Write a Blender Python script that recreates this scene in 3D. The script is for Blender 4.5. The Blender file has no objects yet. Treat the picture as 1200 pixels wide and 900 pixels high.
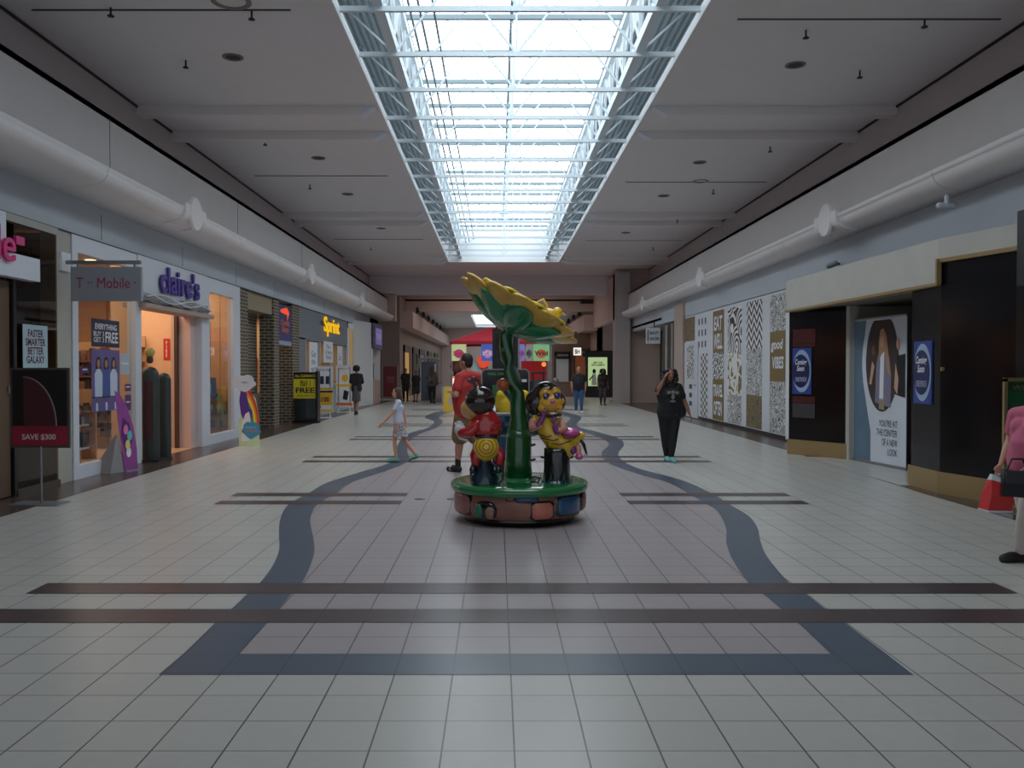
import bpy, math, random
from mathutils import Vector, Matrix
random.seed(7)
C = bpy.context.scene.collection
SIN, COS, PI = math.sin, math.cos, math.pi
# ---------------------------------------------------------------- colour / materials
def lin(c):
    return c/12.92 if c <= .04045 else ((c+.055)/1.055)**2.4
def rgb(r, g, b): return (lin(r/255), lin(g/255), lin(b/255), 1)
_m = {}
def mat(name, col, rough=.5, metal=0, emit=0, noise=0, nscale=8, spec=.5, bump=0, coat=0):
    if name in _m: return _m[name]
    m = bpy.data.materials.new(name); m.use_nodes = True
    n, l = m.node_tree.nodes, m.node_tree.links
    b = n['Principled BSDF']; c = rgb(*col)
    b.inputs['Base Color'].default_value = c
    b.inputs['Roughness'].default_value = rough
    b.inputs['Metallic'].default_value = metal
    b.inputs['Specular IOR Level'].default_value = spec
    b.inputs['Coat Weight'].default_value = coat
    if emit:
        b.inputs['Emission Color'].default_value = c
        b.inputs['Emission Strength'].default_value = emit
    if noise or bump:
        tc = n.new('ShaderNodeTexCoord'); t = n.new('ShaderNodeTexNoise')
        t.inputs['Scale'].default_value = nscale; t.inputs['Detail'].default_value = 4
        l.new(tc.outputs['Object'], t.inputs['Vector'])
        if noise:
            mx = n.new('ShaderNodeMix'); mx.data_type = 'RGBA'
            mx.inputs[6].default_value = tuple(v*(1-noise) for v in c[:3])+(1,)
            mx.inputs[7].default_value = tuple(min(1, v*(1+noise)) for v in c[:3])+(1,)
            l.new(t.outputs['Fac'], mx.inputs[0]); l.new(mx.outputs[2], b.inputs['Base Color'])
        if bump:
            bp = n.new('ShaderNodeBump'); bp.inputs['Strength'].default_value = bump; bp.inputs['Distance'].default_value = .02
            l.new(t.outputs['Fac'], bp.inputs['Height']); l.new(bp.outputs[0], b.inputs['Normal'])
    _m[name] = m; return m
def emis(name, col, s):
    if name in _m: return _m[name]
    m = bpy.data.materials.new(name); m.use_nodes = True
    n, l = m.node_tree.nodes, m.node_tree.links; n.clear()
    e = n.new('ShaderNodeEmission'); e.inputs[0].default_value = rgb(*col); e.inputs[1].default_value = s
    o = n.new('ShaderNodeOutputMaterial'); l.new(e.outputs[0], o.inputs[0]); _m[name] = m; return m
def glass(name, tint=(235, 240, 240), refl=.12):
    if name in _m: return _m[name]
    m = bpy.data.materials.new(name); m.use_nodes = True
    n, l = m.node_tree.nodes, m.node_tree.links; n.clear()
    t = n.new('ShaderNodeBsdfTransparent'); t.inputs[0].default_value = rgb(*tint)
    g = n.new('ShaderNodeBsdfGlossy'); g.inputs['Roughness'].default_value = .02
    x = n.new('ShaderNodeMixShader'); f0 = n.new('ShaderNodeLayerWeight'); f0.inputs[0].default_value = .5
    o = n.new('ShaderNodeOutputMaterial')
    l.new(nm(n, 'ADD', nm(n, 'MULTIPLY', nm(n, 'POWER', f0.outputs['Facing'], 4), .5), refl*.25), x.inputs[0]); l.new(t.outputs[0], x.inputs[1]); l.new(g.outputs[0], x.inputs[2]); l.new(x.outputs[0], o.inputs[0])
    _m[name] = m; return m
def nm(n, op, a, b=None):
    x = n.new('ShaderNodeMath'); x.operation = op
    for i, v in enumerate((a, b)):
        if v is None: continue
        if isinstance(v, (int, float)): x.inputs[i].default_value = v
        else: n.id_data.links.new(v, x.inputs[i])
    return x.outputs[0]
def tile(name, col, step=.305, x0=.0743, y0=3.553, jw=.013, jdark=.16, rough=.3, var=.06, spec=.5):
    if name in _m: return _m[name]
    m = bpy.data.materials.new(name); m.use_nodes = True
    n, l = m.node_tree.nodes, m.node_tree.links; b = n['Principled BSDF']
    g = n.new('ShaderNodeNewGeometry'); s = n.new('ShaderNodeSeparateXYZ'); l.new(g.outputs['Position'], s.inputs[0])
    u = nm(n, 'DIVIDE', nm(n, 'SUBTRACT', s.outputs[0], x0), step)
    v = nm(n, 'DIVIDE', nm(n, 'SUBTRACT', s.outputs[1], y0), step)
    def edge(w, k):
        f = nm(n, 'FRACT', nm(n, 'ADD', w, 200.0)); a = nm(n, 'ABSOLUTE', nm(n, 'SUBTRACT', f, .5))
        return nm(n, 'GREATER_THAN', a, .5-k)
    j = nm(n, 'MAXIMUM', edge(u, jw), edge(v, jw*.8))
    cb = n.new('ShaderNodeCombineXYZ'); l.new(nm(n, 'FLOOR', u), cb.inputs[0]); l.new(nm(n, 'FLOOR', v), cb.inputs[1])
    wn = n.new('ShaderNodeTexWhiteNoise'); wn.noise_dimensions = '2D'; l.new(cb.outputs[0], wn.inputs['Vector'])
    ns = n.new('ShaderNodeTexNoise'); ns.inputs['Scale'].default_value = 14; ns.inputs['Detail'].default_value = 1.5; l.new(g.outputs['Position'], ns.inputs['Vector'])
    fac = nm(n, 'ADD', nm(n, 'MULTIPLY', wn.outputs['Value'], .5), nm(n, 'MULTIPLY', ns.outputs['Fac'], .5))
    c = rgb(*col)
    mx = n.new('ShaderNodeMix'); mx.data_type = 'RGBA'
    mx.inputs[6].default_value = tuple(q*(1-var) for q in c[:3])+(1,); mx.inputs[7].default_value = tuple(q*(1+var) for q in c[:3])+(1,)
    l.new(fac, mx.inputs[0])
    m2 = n.new('ShaderNodeMix'); m2.data_type = 'RGBA'; l.new(j, m2.inputs[0]); l.new(mx.outputs[2], m2.inputs[6])
    m2.inputs[7].default_value = tuple(q*jdark for q in c[:3])+(1,)
    l.new(m2.outputs[2], b.inputs['Base Color'])
    b.inputs['Roughness'].default_value = rough
    b.inputs['Specular IOR Level'].default_value = spec
    _m[name] = m; return m
def brick(name):
    if name in _m: return _m[name]
    m = bpy.data.materials.new(name); m.use_nodes = True
    n, l = m.node_tree.nodes, m.node_tree.links; b = n['Principled BSDF']
    g = n.new('ShaderNodeNewGeometry'); s = n.new('ShaderNodeSeparateXYZ'); l.new(g.outputs['Position'], s.inputs[0])
    cb = n.new('ShaderNodeCombineXYZ'); l.new(nm(n, 'ADD', s.outputs[0], s.outputs[1]), cb.inputs[0]); l.new(s.outputs[2], cb.inputs[1])
    t = n.new('ShaderNodeTexBrick'); l.new(cb.outputs[0], t.inputs['Vector']); t.inputs['Scale'].default_value = 1
    t.inputs['Brick Width'].default_value = .24; t.inputs['Row Height'].default_value = .085; t.inputs['Mortar Size'].default_value = .012
    t.inputs['Color1'].default_value = rgb(88, 74, 62); t.inputs['Color2'].default_value = rgb(60, 50, 44); t.inputs['Mortar'].default_value = rgb(150, 140, 120)
    l.new(t.outputs['Color'], b.inputs['Base Color']); b.inputs['Roughness'].default_value = .8
    _m[name] = m; return m
def doodle(name, kind, sc, a=(235, 235, 235), b2=(35, 33, 32), thr=.5, dist=4):
    """black and white hand-drawn looking pattern"""
    if name in _m: return _m[name]
    m = bpy.data.materials.new(name); m.use_nodes = True
    n, l = m.node_tree.nodes, m.node_tree.links; b = n['Principled BSDF']; b.inputs['Roughness'].default_value = .5
    g = n.new('ShaderNodeNewGeometry'); s = n.new('ShaderNodeSeparateXYZ'); l.new(g.outputs['Position'], s.inputs[0])
    if kind == 'wave':
        t = n.new('ShaderNodeTexWave'); t.inputs['Scale'].default_value = sc; t.inputs['Distortion'].default_value = dist; t.inputs['Detail Scale'].default_value = 2.2
        t.bands_direction = 'DIAGONAL'; l.new(g.outputs['Position'], t.inputs['Vector']); o = t.outputs['Fac']
    elif kind == 'rings':
        t = n.new('ShaderNodeTexVoronoi'); t.inputs['Scale'].default_value = 1.1; l.new(g.outputs['Position'], t.inputs['Vector'])
        o = nm(n, 'FRACT', nm(n, 'MULTIPLY', t.outputs['Distance'], sc))
    elif kind == 'zig':
        y = nm(n, 'PINGPONG', s.outputs[1], .22)
        o = nm(n, 'FRACT', nm(n, 'MULTIPLY', nm(n, 'ADD', s.outputs[2], y), sc))
    else:
        t = n.new('ShaderNodeTexNoise'); t.inputs['Scale'].default_value = sc; t.inputs['Detail'].default_value = 1; t.inputs['Distortion'].default_value = 1.5
        l.new(g.outputs['Position'], t.inputs['Vector']); o = nm(n, 'FRACT', nm(n, 'MULTIPLY', t.outputs['Fac'], dist))
    k = nm(n, 'GREATER_THAN', o, thr)
    mx = n.new('ShaderNodeMix'); mx.data_type = 'RGBA'; l.new(k, mx.inputs[0]); mx.inputs[6].default_value = rgb(*a); mx.inputs[7].default_value = rgb(*b2)
    l.new(mx.outputs[2], b.inputs['Base Color']); _m[name] = m; return m
# ---------------------------------------------------------------- mesh builder
class MB:
    def __init__(s, M=None): s.v = []; s.f = []; s.mi = []; s.sm = []; s.M = M or Matrix(); s.k = 0; s.smooth = False
    def add(s, vs, fs, smooth=None):
        o = len(s.v); s.v += [s.M @ Vector(p) for p in vs]
        for f in fs: s.f.append([i+o for i in f]); s.mi.append(s.k); s.sm.append(s.smooth if smooth is None else smooth)
        return s
    def box(s, x0, x1, y0, y1, z0, z1):
        vs = [(x, y, z) for x in (x0, x1) for y in (y0, y1) for z in (z0, z1)]
        return s.add(vs, [(0, 1, 3, 2), (4, 6, 7, 5), (0, 4, 5, 1), (2, 3, 7, 6), (0, 2, 6, 4), (1, 5, 7, 3)])
    def prism(s, pts, d0, d1):
        """polygon in local xy, extruded from z=d0 to d1"""
        n = len(pts); vs = [(p[0], p[1], d0) for p in pts]+[(p[0], p[1], d1) for p in pts]
        return s.add(vs, [list(range(n))[::-1], [n+i for i in range(n)]]+[(i, (i+1) % n, n+(i+1) % n, n+i) for i in range(n)])
    def bar(s, a, b, w, h=None, up=(0, 0, 1)):
        a, b = Vector(a), Vector(b); h = h or w; d = (b-a).normalized(); u = Vector(up)
        if abs(d.dot(u)) > .98: u = Vector((1, 0, 0))
        x = d.cross(u).normalized()*w/2; y = x.cross(d).normalized()*h/2
        vs = [p+i*x+j*y for p in (a, b) for i, j in ((-1, -1), (1, -1), (1, 1), (-1, 1))]
        return s.add(vs, [(3, 2, 1, 0), (4, 5, 6, 7)]+[(i, (i+1) % 4, 4+(i+1) % 4, 4+i) for i in range(4)])
    def tube(s, pts, rad, seg=12, sq=1, up=(0, 0, 1), cap=True, smooth=True):
        """round-ended tube; sq squashes along 'up'-ish normal"""
        pts = [Vector(p) for p in pts]; rad = list(rad) if hasattr(rad, '__len__') else [rad]*len(pts)
        P, R = [], []
        if cap:
            d = (pts[1]-pts[0]).normalized()
            for t in (1, .8, .45): P.append(pts[0]-d*rad[0]*t*.98); R.append(max(.0005, rad[0]*math.sqrt(max(0, 1-t*t))))
        P += pts; R += rad
        if cap:
            d = (pts[-1]-pts[-2]).normalized()
            for t in (.45, .8, 1): P.append(pts[-1]+d*rad[-1]*t*.98); R.append(max(.0005, rad[-1]*math.sqrt(max(0, 1-t*t))))
        vs = []; n = len(P); px = None
        for i in range(n):
            d = (P[min(i+1, n-1)]-P[max(i-1, 0)]).normalized(); u = Vector(up)
            if abs(d.dot(u)) > .97: u = Vector((0, 1, 0)) if abs(d.y) < .9 else Vector((1, 0, 0))
            x = d.cross(u).normalized()
            if px is not None and x.dot(px) < 0 and sq == 1: x = -x
            px = x; y = x.cross(d).normalized()
            for k in range(seg):
                a = 2*PI*k/seg; vs.append(P[i]+x*COS(a)*R[i]+y*SIN(a)*R[i]*sq)
        fs = [(i*seg+k, i*seg+(k+1) % seg, (i+1)*seg+(k+1) % seg, (i+1)*seg+k) for i in range(n-1) for k in range(seg)]
        fs += [list(range(seg))[::-1], [(n-1)*seg+k for k in range(seg)]]
        return s.add(vs, fs, smooth)
    def ball(s, c, r, seg=16, rings=10, R=None):
        r = (r, r, r) if not hasattr(r, '__len__') else r; c = Vector(c); vs = []
        for i in range(rings+1):
            t = PI*i/rings
            for k in range(seg):
                a = 2*PI*k/seg; q = Vector((SIN(t)*COS(a)*r[0], SIN(t)*SIN(a)*r[1], COS(t)*r[2]))
                if R: q = R @ q
                vs.append(c+q)
        fs = [(i*seg+k, (i+1)*seg+k, (i+1)*seg+(k+1) % seg, i*seg+(k+1) % seg) for i in range(rings) for k in range(seg)]
        return s.add(vs, fs, True)
    def lathe(s, c, prof, seg=32, smooth=True, wob=None):
        vs = []; n = len(prof); c = Vector(c)
        for j, (r, z) in enumerate(prof):
            for k in range(seg):
                a = 2*PI*k/seg; q = r*(wob(a, j) if wob else 1); vs.append(c+Vector((q*COS(a), q*SIN(a), z)))
        fs = [(i*seg+k, i*seg+(k+1) % seg, (i+1)*seg+(k+1) % seg, (i+1)*seg+k) for i in range(n-1) for k in range(seg)]
        return s.add(vs, fs, smooth)
def mkmesh(name, mb, mats, off=Vector()):
    me = bpy.data.meshes.new(name)
    me.from_pydata([tuple(v-off) for v in mb.v], [], mb.f)
    for m in (mats if isinstance(mats, (list, tuple)) else [mats]): me.materials.append(m)
    me.polygons.foreach_set('material_index', mb.mi); me.polygons.foreach_set('use_smooth', mb.sm)
    me.validate(); me.update(); return me
def rootloc(p):
    o = Vector()
    while p is not None: o += p.location; p = p.parent
    return o
def tag(o, label=None, cat=None, group=None, kind=None):
    if label: o['label'] = label
    if cat: o['category'] = cat
    if group: o['group'] = group
    if kind: o['kind'] = kind
    return o
def remesh(o, vox, sm=4):
    m = o.modifiers.new('r', 'REMESH'); m.mode = 'VOXEL'; m.voxel_size = vox; m.use_smooth_shade = True
    k = o.modifiers.new('s', 'SMOOTH'); k.iterations = sm; k.factor = .5
    dg = bpy.context.evaluated_depsgraph_get(); me = bpy.data.meshes.new_from_object(o.evaluated_get(dg))
    mats = list(o.data.materials); o.modifiers.clear(); o.data = me
    if not me.materials:
        for q in mats: me.materials.append(q)
    for p in me.polygons: p.use_smooth = True
def part(name, mb, mats, parent, label=None, vox=0, sm=4, kind=None):
    o = bpy.data.objects.new(name, mkmesh(name, mb, mats, rootloc(parent))); C.objects.link(o)
    if vox: bpy.context.view_layer.update(); remesh(o, vox, sm)
    o.parent = parent; return tag(o, label, None, None, kind)
def solid(name, mb, mats, label=None, cat=None, group=None, kind=None, loc=None):
    if loc is None:
        xs = [v.x for v in mb.v]; ys = [v.y for v in mb.v]; loc = ((min(xs)+max(xs))/2, (min(ys)+max(ys))/2, min(v.z for v in mb.v))
    loc = Vector(loc); o = bpy.data.objects.new(name, mkmesh(name, mb, mats, loc)); o.location = loc; C.objects.link(o)
    return tag(o, label, cat, group, kind)
def struct(name, mb, mats): return solid(name, mb, mats, kind='structure')
def thing(name, label, cat, loc, group=None, kind=None):
    o = bpy.data.objects.new(name, None); o.location = loc; o.empty_display_size = .2; C.objects.link(o)
    return tag(o, label, cat, group, kind)
def dup(root, delta, label, group=None):
    r = root.copy(); C.objects.link(r); r.location = root.location+Vector(delta); r['label'] = label
    if group: r['group'] = group
    def rec(a, b):
        for ch in list(a.children):
            c = ch.copy(); C.objects.link(c); c.parent = b; rec(ch, c)
    rec(root, r); return r
# frames: local x = viewer's right, local y = up, local z = towards the viewer
def FR(side, a, z, X=None):
    """side 'L': on plane X facing +X, a = Y ; 'R': on plane X facing -X ; 'F': on plane Y=X facing camera, a = X"""
    if side == 'L': u, o = Vector((0, 1, 0)), Vector((X, a, z))
    elif side == 'R': u, o = Vector((0, -1, 0)), Vector((X, a, z))
    else: u, o = Vector((1, 0, 0)), Vector((a, X, z))
    v = Vector((0, 0, 1)); n = u.cross(v)
    M = Matrix((u, v, n)).transposed().to_4x4(); M.translation = o; return M
def FRd(o, u):
    u = Vector(u).normalized(); v = Vector((0, 0, 1)); n = u.cross(v); M = Matrix((u, v, n)).transposed().to_4x4(); M.translation = Vector(o); return M
def text(s, M, x, y, w, h, m, parent, d=.004, ext=.002, bold=.0, name='lettering', shear=0):
    """text fitted to a w x h box whose lower-left corner is at local (x, y)"""
    cu = bpy.data.curves.new('t', 'FONT'); cu.body = s; cu.size = 1; cu.extrude = 0; cu.offset = bold; cu.shear = shear; cu.resolution_u = 3; cu.space_line = .85
    cu.align_x = 'CENTER'
    o = bpy.data.objects.new('t', cu); C.objects.link(o); dg = bpy.context.evaluated_depsgraph_get()
    me = bpy.data.meshes.new_from_object(o.evaluated_get(dg)); bpy.data.objects.remove(o); bpy.data.curves.remove(cu)
    xs = [v.co.x for v in me.vertices]; ys = [v.co.y for v in me.vertices]
    if not xs: return
    x0, x1, y0, y1 = min(xs), max(xs), min(ys), max(ys); sx = w/max(1e-6, x1-x0); sy = h/max(1e-6, y1-y0)
    mb = MB(M); vs = [(x+(v.co.x-x0)*sx, y+(v.co.y-y0)*sy) for v in me.vertices]; fs = [list(p.vertices) for p in me.polygons]
    mb.add([(a, b, d+ext) for a, b in vs], fs)
    if ext > .004:      # raised letters: back and sides
        from collections import Counter
        ec = Counter(tuple(sorted(e)) for f in fs for e in zip(f, f[1:]+f[:1])); n = len(vs); o2 = len(mb.v)
        mb.add([(a, b, d) for a, b in vs], [f[::-1] for f in fs])
        mb.f += [[e[0], e[1], e[1]+n, e[0]+n] for e in ec if ec[e] == 1]; k = sum(1 for e in ec if ec[e] == 1); mb.mi += [0]*k; mb.sm += [False]*k
    bpy.data.meshes.remove(me)
    return part(name, mb, m, parent)
def rect(M, x0, x1, y0, y1, m, parent, name, d=.003, t=.002, label=None):
    return part(name, MB(M).box(x0, x1, y0, y1, d-t, d), m, parent, label)
def shape(M, pts, m, parent, name, d=.006, label=None):
    return part(name, MB(M).prism(pts, d-.0015, d), m, parent, label)
def oval(cx, cy, rx, ry, n=24, a0=0, a1=2*PI): return [(cx+rx*COS(a0+(a1-a0)*i/n), cy+ry*SIN(a0+(a1-a0)*i/n)) for i in range(n)]
def PX(px, Y): return (px-582)/1000*Y
def PZ(py, Y): return 1.6+(433-py)/1000*Y
def FP(px, py): Y = 1600/(py-433); return (PX(px, Y), Y)
# ================================================================ SHELL
H0 = 433
M_ceil = mat('ceiling plaster', (224, 220, 222), .9, noise=.04, nscale=3)
M_brown = mat('upper wall plaster', (190, 180, 180), .9, noise=.05, nscale=2)
M_fasc = mat('fascia plaster', (215, 209, 207), .9, noise=.04, nscale=2)
M_cove = mat('cove plaster', (236, 231, 231), .8, noise=.04, nscale=3)
M_bulk = mat('blue grey bulkhead paint', (184, 190, 198), .85, noise=.05, nscale=1.5)
M_pink = mat('far hall plaster', (196, 172, 166), .9, noise=.05)
M_blk = mat('black reveal', (14, 14, 16), .5)
M_white = mat('white enamel', (214, 218, 228), .4)
M_tile = tile('floor tile pale', (186, 183, 177))
M_tilep = tile('floor tile rose grey', (158, 149, 151))
M_tileb = tile('floor tile slate blue', (72, 84, 100), jdark=.5)
M_tiled = tile('floor tile dark brown', (72, 60, 62), jdark=.6)
M_tilebr = tile('border tile dark brown', (74, 60, 54), jdark=.5, rough=.25)
YB = 83
struct('floor', MB().add([(-13, -6, 0), (12, -6, 0), (12, YB, 0), (-13, YB, 0)], [(0, 1, 2, 3)]), M_tile)
def flat(pts, z): return MB().add([(x, y, z) for x, y in pts], [list(range(len(pts)))])
RL_o = [(183.3,793),(213,768),(250,732),(269,715.7),(289,696.7),(303,684.5),(318.6,663.5),(326.4,644),(326,626),(328,608),(337.5,591.5),(361.5,578),(382.5,566),(420,554),(454.5,543.5),(465,534.5),(464.4,527),(469,516),(480,507.5),(501,501.5),(508.5,494),(498,489.5),(504,485),(520,481)]
RL_i = [(252,793),(276.5,770.5),(310,732),(325,715.7),(340.7,696.7),(352.5,685),(363,663.5),(368,644),(365.4,626),(363,608),(372,591.5),(394.5,578),(411,566),(447,554),(474,543.5),(478.5,534.5),(477,527),(481,516),(495,507.5),(511.5,501.5),(519,494),(514.5,489.5),(522,485),(536,481)]
RR_o = [(1073,793),(1041,768),(993,732),(970,715.7),(946.7,698),(928,686),(900,653),(891.7,633),(889,620),(878,605),(853,590),(839.5,581),(808,566),(784,558.5),(745,548),(727,537.5),(725.5,530),(731.5,521),(724,513.5),(700,506),(676,499),(681.4,489.5),(672,485),(650,480.5)]
RR_i = [(1008,793),(978,771),(938,732),(918,715.7),(896.7,698),(880,686),(860,658),(852,636.7),(851.7,620),(841.7,600),(826,590),(811,581),(784,566),(757,558.5),(721,546.5),(707.5,537.5),(705.4,530),(713.5,521),(704.5,513.5),(682,506),(662.5,499),(668.5,489.5),(655,485),(636,480.5)]
def smoothpath(P, k=4):
    P = [Vector(FP(*p)) for p in P]; out = P[:5]
    for i in range(5, len(P)-1):
        a, b, c, d = P[i-1], P[i], P[i+1], P[min(i+2, len(P)-1)]
        for j in range(k):
            t = j/k; out.append(.5*((2*b)+(c-a)*t+(2*a-5*b+4*c-d)*t*t+(3*b-a-3*c+d)*t**3))
    return out+[P[-1]]
lo, li, ro, ri = [smoothpath(q) for q in (RL_o, RL_i, RR_o, RR_i)]
def strip(A, B, z):
    n = min(len(A), len(B)); mb = MB(); mb.add([(p.x, p.y, z) for p in A[:n]]+[(p.x, p.y, z) for p in B[:n]], [(i, n+i, n+i+1, i+1) for i in range(n-1)]); return mb
struct('trim_1', strip(li, ri, .0008), M_tilep)
struct('trim_2', strip(lo, li, .0016), M_tileb)
struct('trim_3', strip(ri, ro, .0016), M_tileb)
struct('trim_4', flat([FP(183.3, 793), FP(1073, 793), FP(1041, 768.7), FP(213, 768.7)], .0020), M_tileb)
XA, XBn = -3.36, 3.72
n_ = 5
bands = [(5.36, 5.665, -5.3, 5.6), (6.06, 6.36, XA, XBn)]
for a, b, g in ((10.09, 10.38, 1), (10.74, 11.03, 1), (14.68, 14.98, 0), (15.46, 15.76, 0), (19.35, 19.65, 0), (20.1, 20.4, 0), (24.05, 24.35, 0), (24.8, 25.1, 0), (28.8, 29.1, 0), (29.5, 29.8, 0), (33.5, 33.8, 0), (34.2, 34.5, 0), (38.2, 38.5, 0)):
    bands += [(a, b, XA, -1.15), (a, b, 1.58, XBn)] if g else [(a, b, XA, XBn)]
mb = MB()
for a, b, x0, x1 in bands: mb.add([(x0, a, .0028), (x1, a, .0028), (x1, b, .0028), (x0, b, .0028)], [(0, 1, 2, 3)])
struct('trim_5', mb, M_tiled)
struct('trim_6', MB().add([(-9, -6, .003), (-5.35, -6, .003), (-5.42, 44, .003), (-9, 44, .003)], [(0, 1, 2, 3)]), M_tilebr)
struct('trim_7', MB().add([(5.5, -6, .003), (9, -6, .003), (9, 44, .003), (5.85, 44, .003), (5.75, 17, .003), (5.5, 11, .003)], [(0, 1, 2, 3, 4, 5)]), M_tilebr)
# entrance floor of the black granite shop: pale tile with a dark line
struct('trim_8', flat([(5.55, 11.75), (7.6, 11.75), (7.6, 15.0), (5.62, 15.6)], .0045), M_tile)
# ceiling --------------------------------------------------------
SX0, SX1, SY0, SY1 = -2.15, 2.79, 4.6, 38.2
CZ = 6.4
XL, XR = -6.55, 7.29
mb = MB()
mb.box(XL-.3, SX0, -6, 44, CZ, CZ+.12); mb.box(SX1, XR+.3, -6, 44, CZ, CZ+.12); mb.box(SX0, SX1, -6, SY0, CZ, CZ+.12); mb.box(SX0, SX1, SY1, 44, CZ, CZ+.12)
mb.box(-9, 10, 44, 50, 6.1, 6.2); mb.box(-9, -1.9, 50, YB, 5.6, 5.7); mb.box(1.5, 10, 50, YB, 5.6, 5.7); mb.box(-1.9, 1.5, 50, 62.5, 5.6, 5.7); mb.box(-1.9, 1.5, 80.5, YB, 5.6, 5.7)
struct('ceiling', mb, M_ceil)
# shadow-gap and downstand ribs
i_ = 9
for Y in (5.3, 7.1, 15.6, 17.25, 26.1, 27.6, 36.3, 37.7):
    m2 = MB(); m2.box(XL, SX0-.32, Y, Y+.26, CZ-.17, CZ); m2.box(SX1+.32, XR, Y, Y+.26, CZ-.17, CZ)
    struct('trim_%d' % i_, m2, mat('rib plaster', (226, 220, 220), .9)); i_ += 1
    m2 = MB()
    for sx, ex in ((SX0-.32, SX0-.06), (SX1+.32, SX1+.06)):
        m2.add([(sx, Y, CZ-.17), (sx, Y+.26, CZ-.17), (ex, Y, CZ-.02), (ex, Y+.26, CZ-.02), (sx, Y, CZ), (sx, Y+.26, CZ), (ex, Y, CZ), (ex, Y+.26, CZ)],
               [(0, 1, 3, 2), (0, 2, 6, 4), (1, 5, 7, 3), (4, 6, 7, 5), (0, 4, 5, 1)])
    struct('trim_%d' % i_, m2, M_white); i_ += 1
m2 = MB(); m2.box(XL, XL+.03, -6, 43.8, CZ-.04, CZ-.005); m2.box(XR-.03, XR, -6, 43.8, CZ-.04, CZ-.005)
struct('trim_%d' % i_, m2, M_blk); i_ += 1
m2 = MB()
for x0, x1, y in ((-6.2, -2.75, 11.45), (3.3, 6.9, 11.75), (-6.0, -2.7, 21.2), (3.3, 6.9, 21.9), (-6, -2.7, 31.5), (3.3, 6.9, 31.8)): m2.box(x0, x1, y, y+.035, CZ-.012, CZ+.01)
struct('trim_%d' % i_, m2, mat('slot shadow', (70, 66, 66), .8)); i_ += 1
# upper walls, fascias, coves, bulkheads ---------------------------
m2 = MB(); m2.box(XL-.3, XL, -6, 44, 5.1, CZ+.1); struct('wall_left_upper', m2, M_brown)
m2 = MB(); m2.box(XR, XR+.3, -6, 44, 5.1, CZ+.1); struct('wall_right_upper', m2, M_brown)
m2 = MB(); m2.box(-5.75, -5.6, -6, 44, 4.2, 5.28); m2.box(-6.6, -5.6, -6, 44, 5.2, 5.28); struct('trim_%d' % i_, m2, M_fasc); i_ += 1
m2 = MB(); m2.box(6.25, 6.4, -6, 44, 4.15, 5.22); m2.box(6.25, 7.35, -6, 44, 5.14, 5.22); struct('trim_%d' % i_, m2, M_fasc); i_ += 1
def cove(xl, s, zl, xw):
    """half-round plaster cove; s = direction towards the wall"""
    prof = [(0, .0), (0.03, .0), (.03, -.03), (0, -.03)] ; cz = zl-.02; cx = xl+s*.3
    pr = [(xl+s*.02, zl+.02), (xl-s*.02, zl+.02), (xl-s*.02, zl-.03), (xl, zl-.05)]
    for k in range(9):
        a = PI/2*k/8; pr.append((xl+s*(.30-.30*COS(a)), zl-.05-.19*SIN(a)))
    pr += [(xw, zl-.25), (xw, zl-.20)]
    mb = MB(); y = 5.6-3.05*4
    while y < 43.9:
        y1 = min(y+3.03, 44); n = len(pr)
        vs = [(p[0], y, p[1]) for p in pr]+[(p[0], y1, p[1]) for p in pr]
        mb.add(vs, [(i, i+1, n+i+1, n+i) for i in range(n-1)], True)
        mb.add(vs, [list(range(n)), list(range(n, 2*n))[::-1]], False)
        y += 3.05
    return mb
struct('trim_%d' % i_, cove(-5.31, -1, 4.34, -6.12), M_cove); i_ += 1
struct('trim_%d' % i_, cove(5.95, 1, 4.30, 6.52), M_cove); i_ += 1
m2 = MB(); m2.box(-5.6, -5.36, -6, 44, 4.2, 4.22); m2.box(6.0, 6.25, -6, 44, 4.16, 4.18); struct('trim_%d' % i_, m2, M_fasc); i_ += 1
for side, xl, s, zl, Ys in (('left', -5.31, 1, 4.34, (5.6, 15.0, 24.4, 33.6)), ('right', 5.95, -1, 4.30, (6.0, 15.4, 24.9, 34.7))):
    for k, Y in enumerate(Ys):
        mb = MB()
        mb.tube([(xl+s*.02, Y, zl-.02), (xl+s*.06, Y, zl-.02)], [.30, .28], 28, cap=False, smooth=False)
        brs = []
        for q in (-1, 1):
            mb2 = MB(); brs.append(mb2)
            pr = [(xl-s*.03, zl+.09), (xl+s*.05, zl+.09), (xl+s*.05, zl-.06)]+[(xl+s*.05-s*(.36-.36*COS(PI/2*j/6)), zl-.06-.21*SIN(PI/2*j/6)) for j in range(1, 7)]+[(xl-s*.3, zl-.22), (xl-s*.03, zl-.1)]
            y0 = Y+q*.38; n = len(pr); vs = [(p[0], y0-.13, p[1]) for p in pr]+[(p[0], y0+.13, p[1]) for p in pr]
            mb2.add(vs, [list(range(n))[::-1], list(range(n, 2*n))]+[(i, (i+1) % n, n+(i+1) % n, n+i) for i in range(n)])
        ord_ = ('nearest', 'second nearest', 'third nearest', 'farthest')[k]
        t = thing('cove_medallion', 'round plaster medallion between two brackets on the %s cove, %s of its row' % (side, ord_), 'ornament', (xl, Y, zl-.3), 'plaster medallions on the %s cove' % side)
        part('disc', mb, M_cove, t); [part('bracket', b_, M_cove, t) for b_ in brs]
struct('wall_left', MB().box(-6.4, -6.1, -6, 44, 3.56, 4.3), M_bulk)
struct('wall_right', MB().box(6.5, 6.9, -6, 44, 3.40, 4.3), M_bulk)
struct('trim_%d' % i_, MB().box(-6.12, -6.075, -6, 36, 3.545, 3.562), M_blk); i_ += 1
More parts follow.
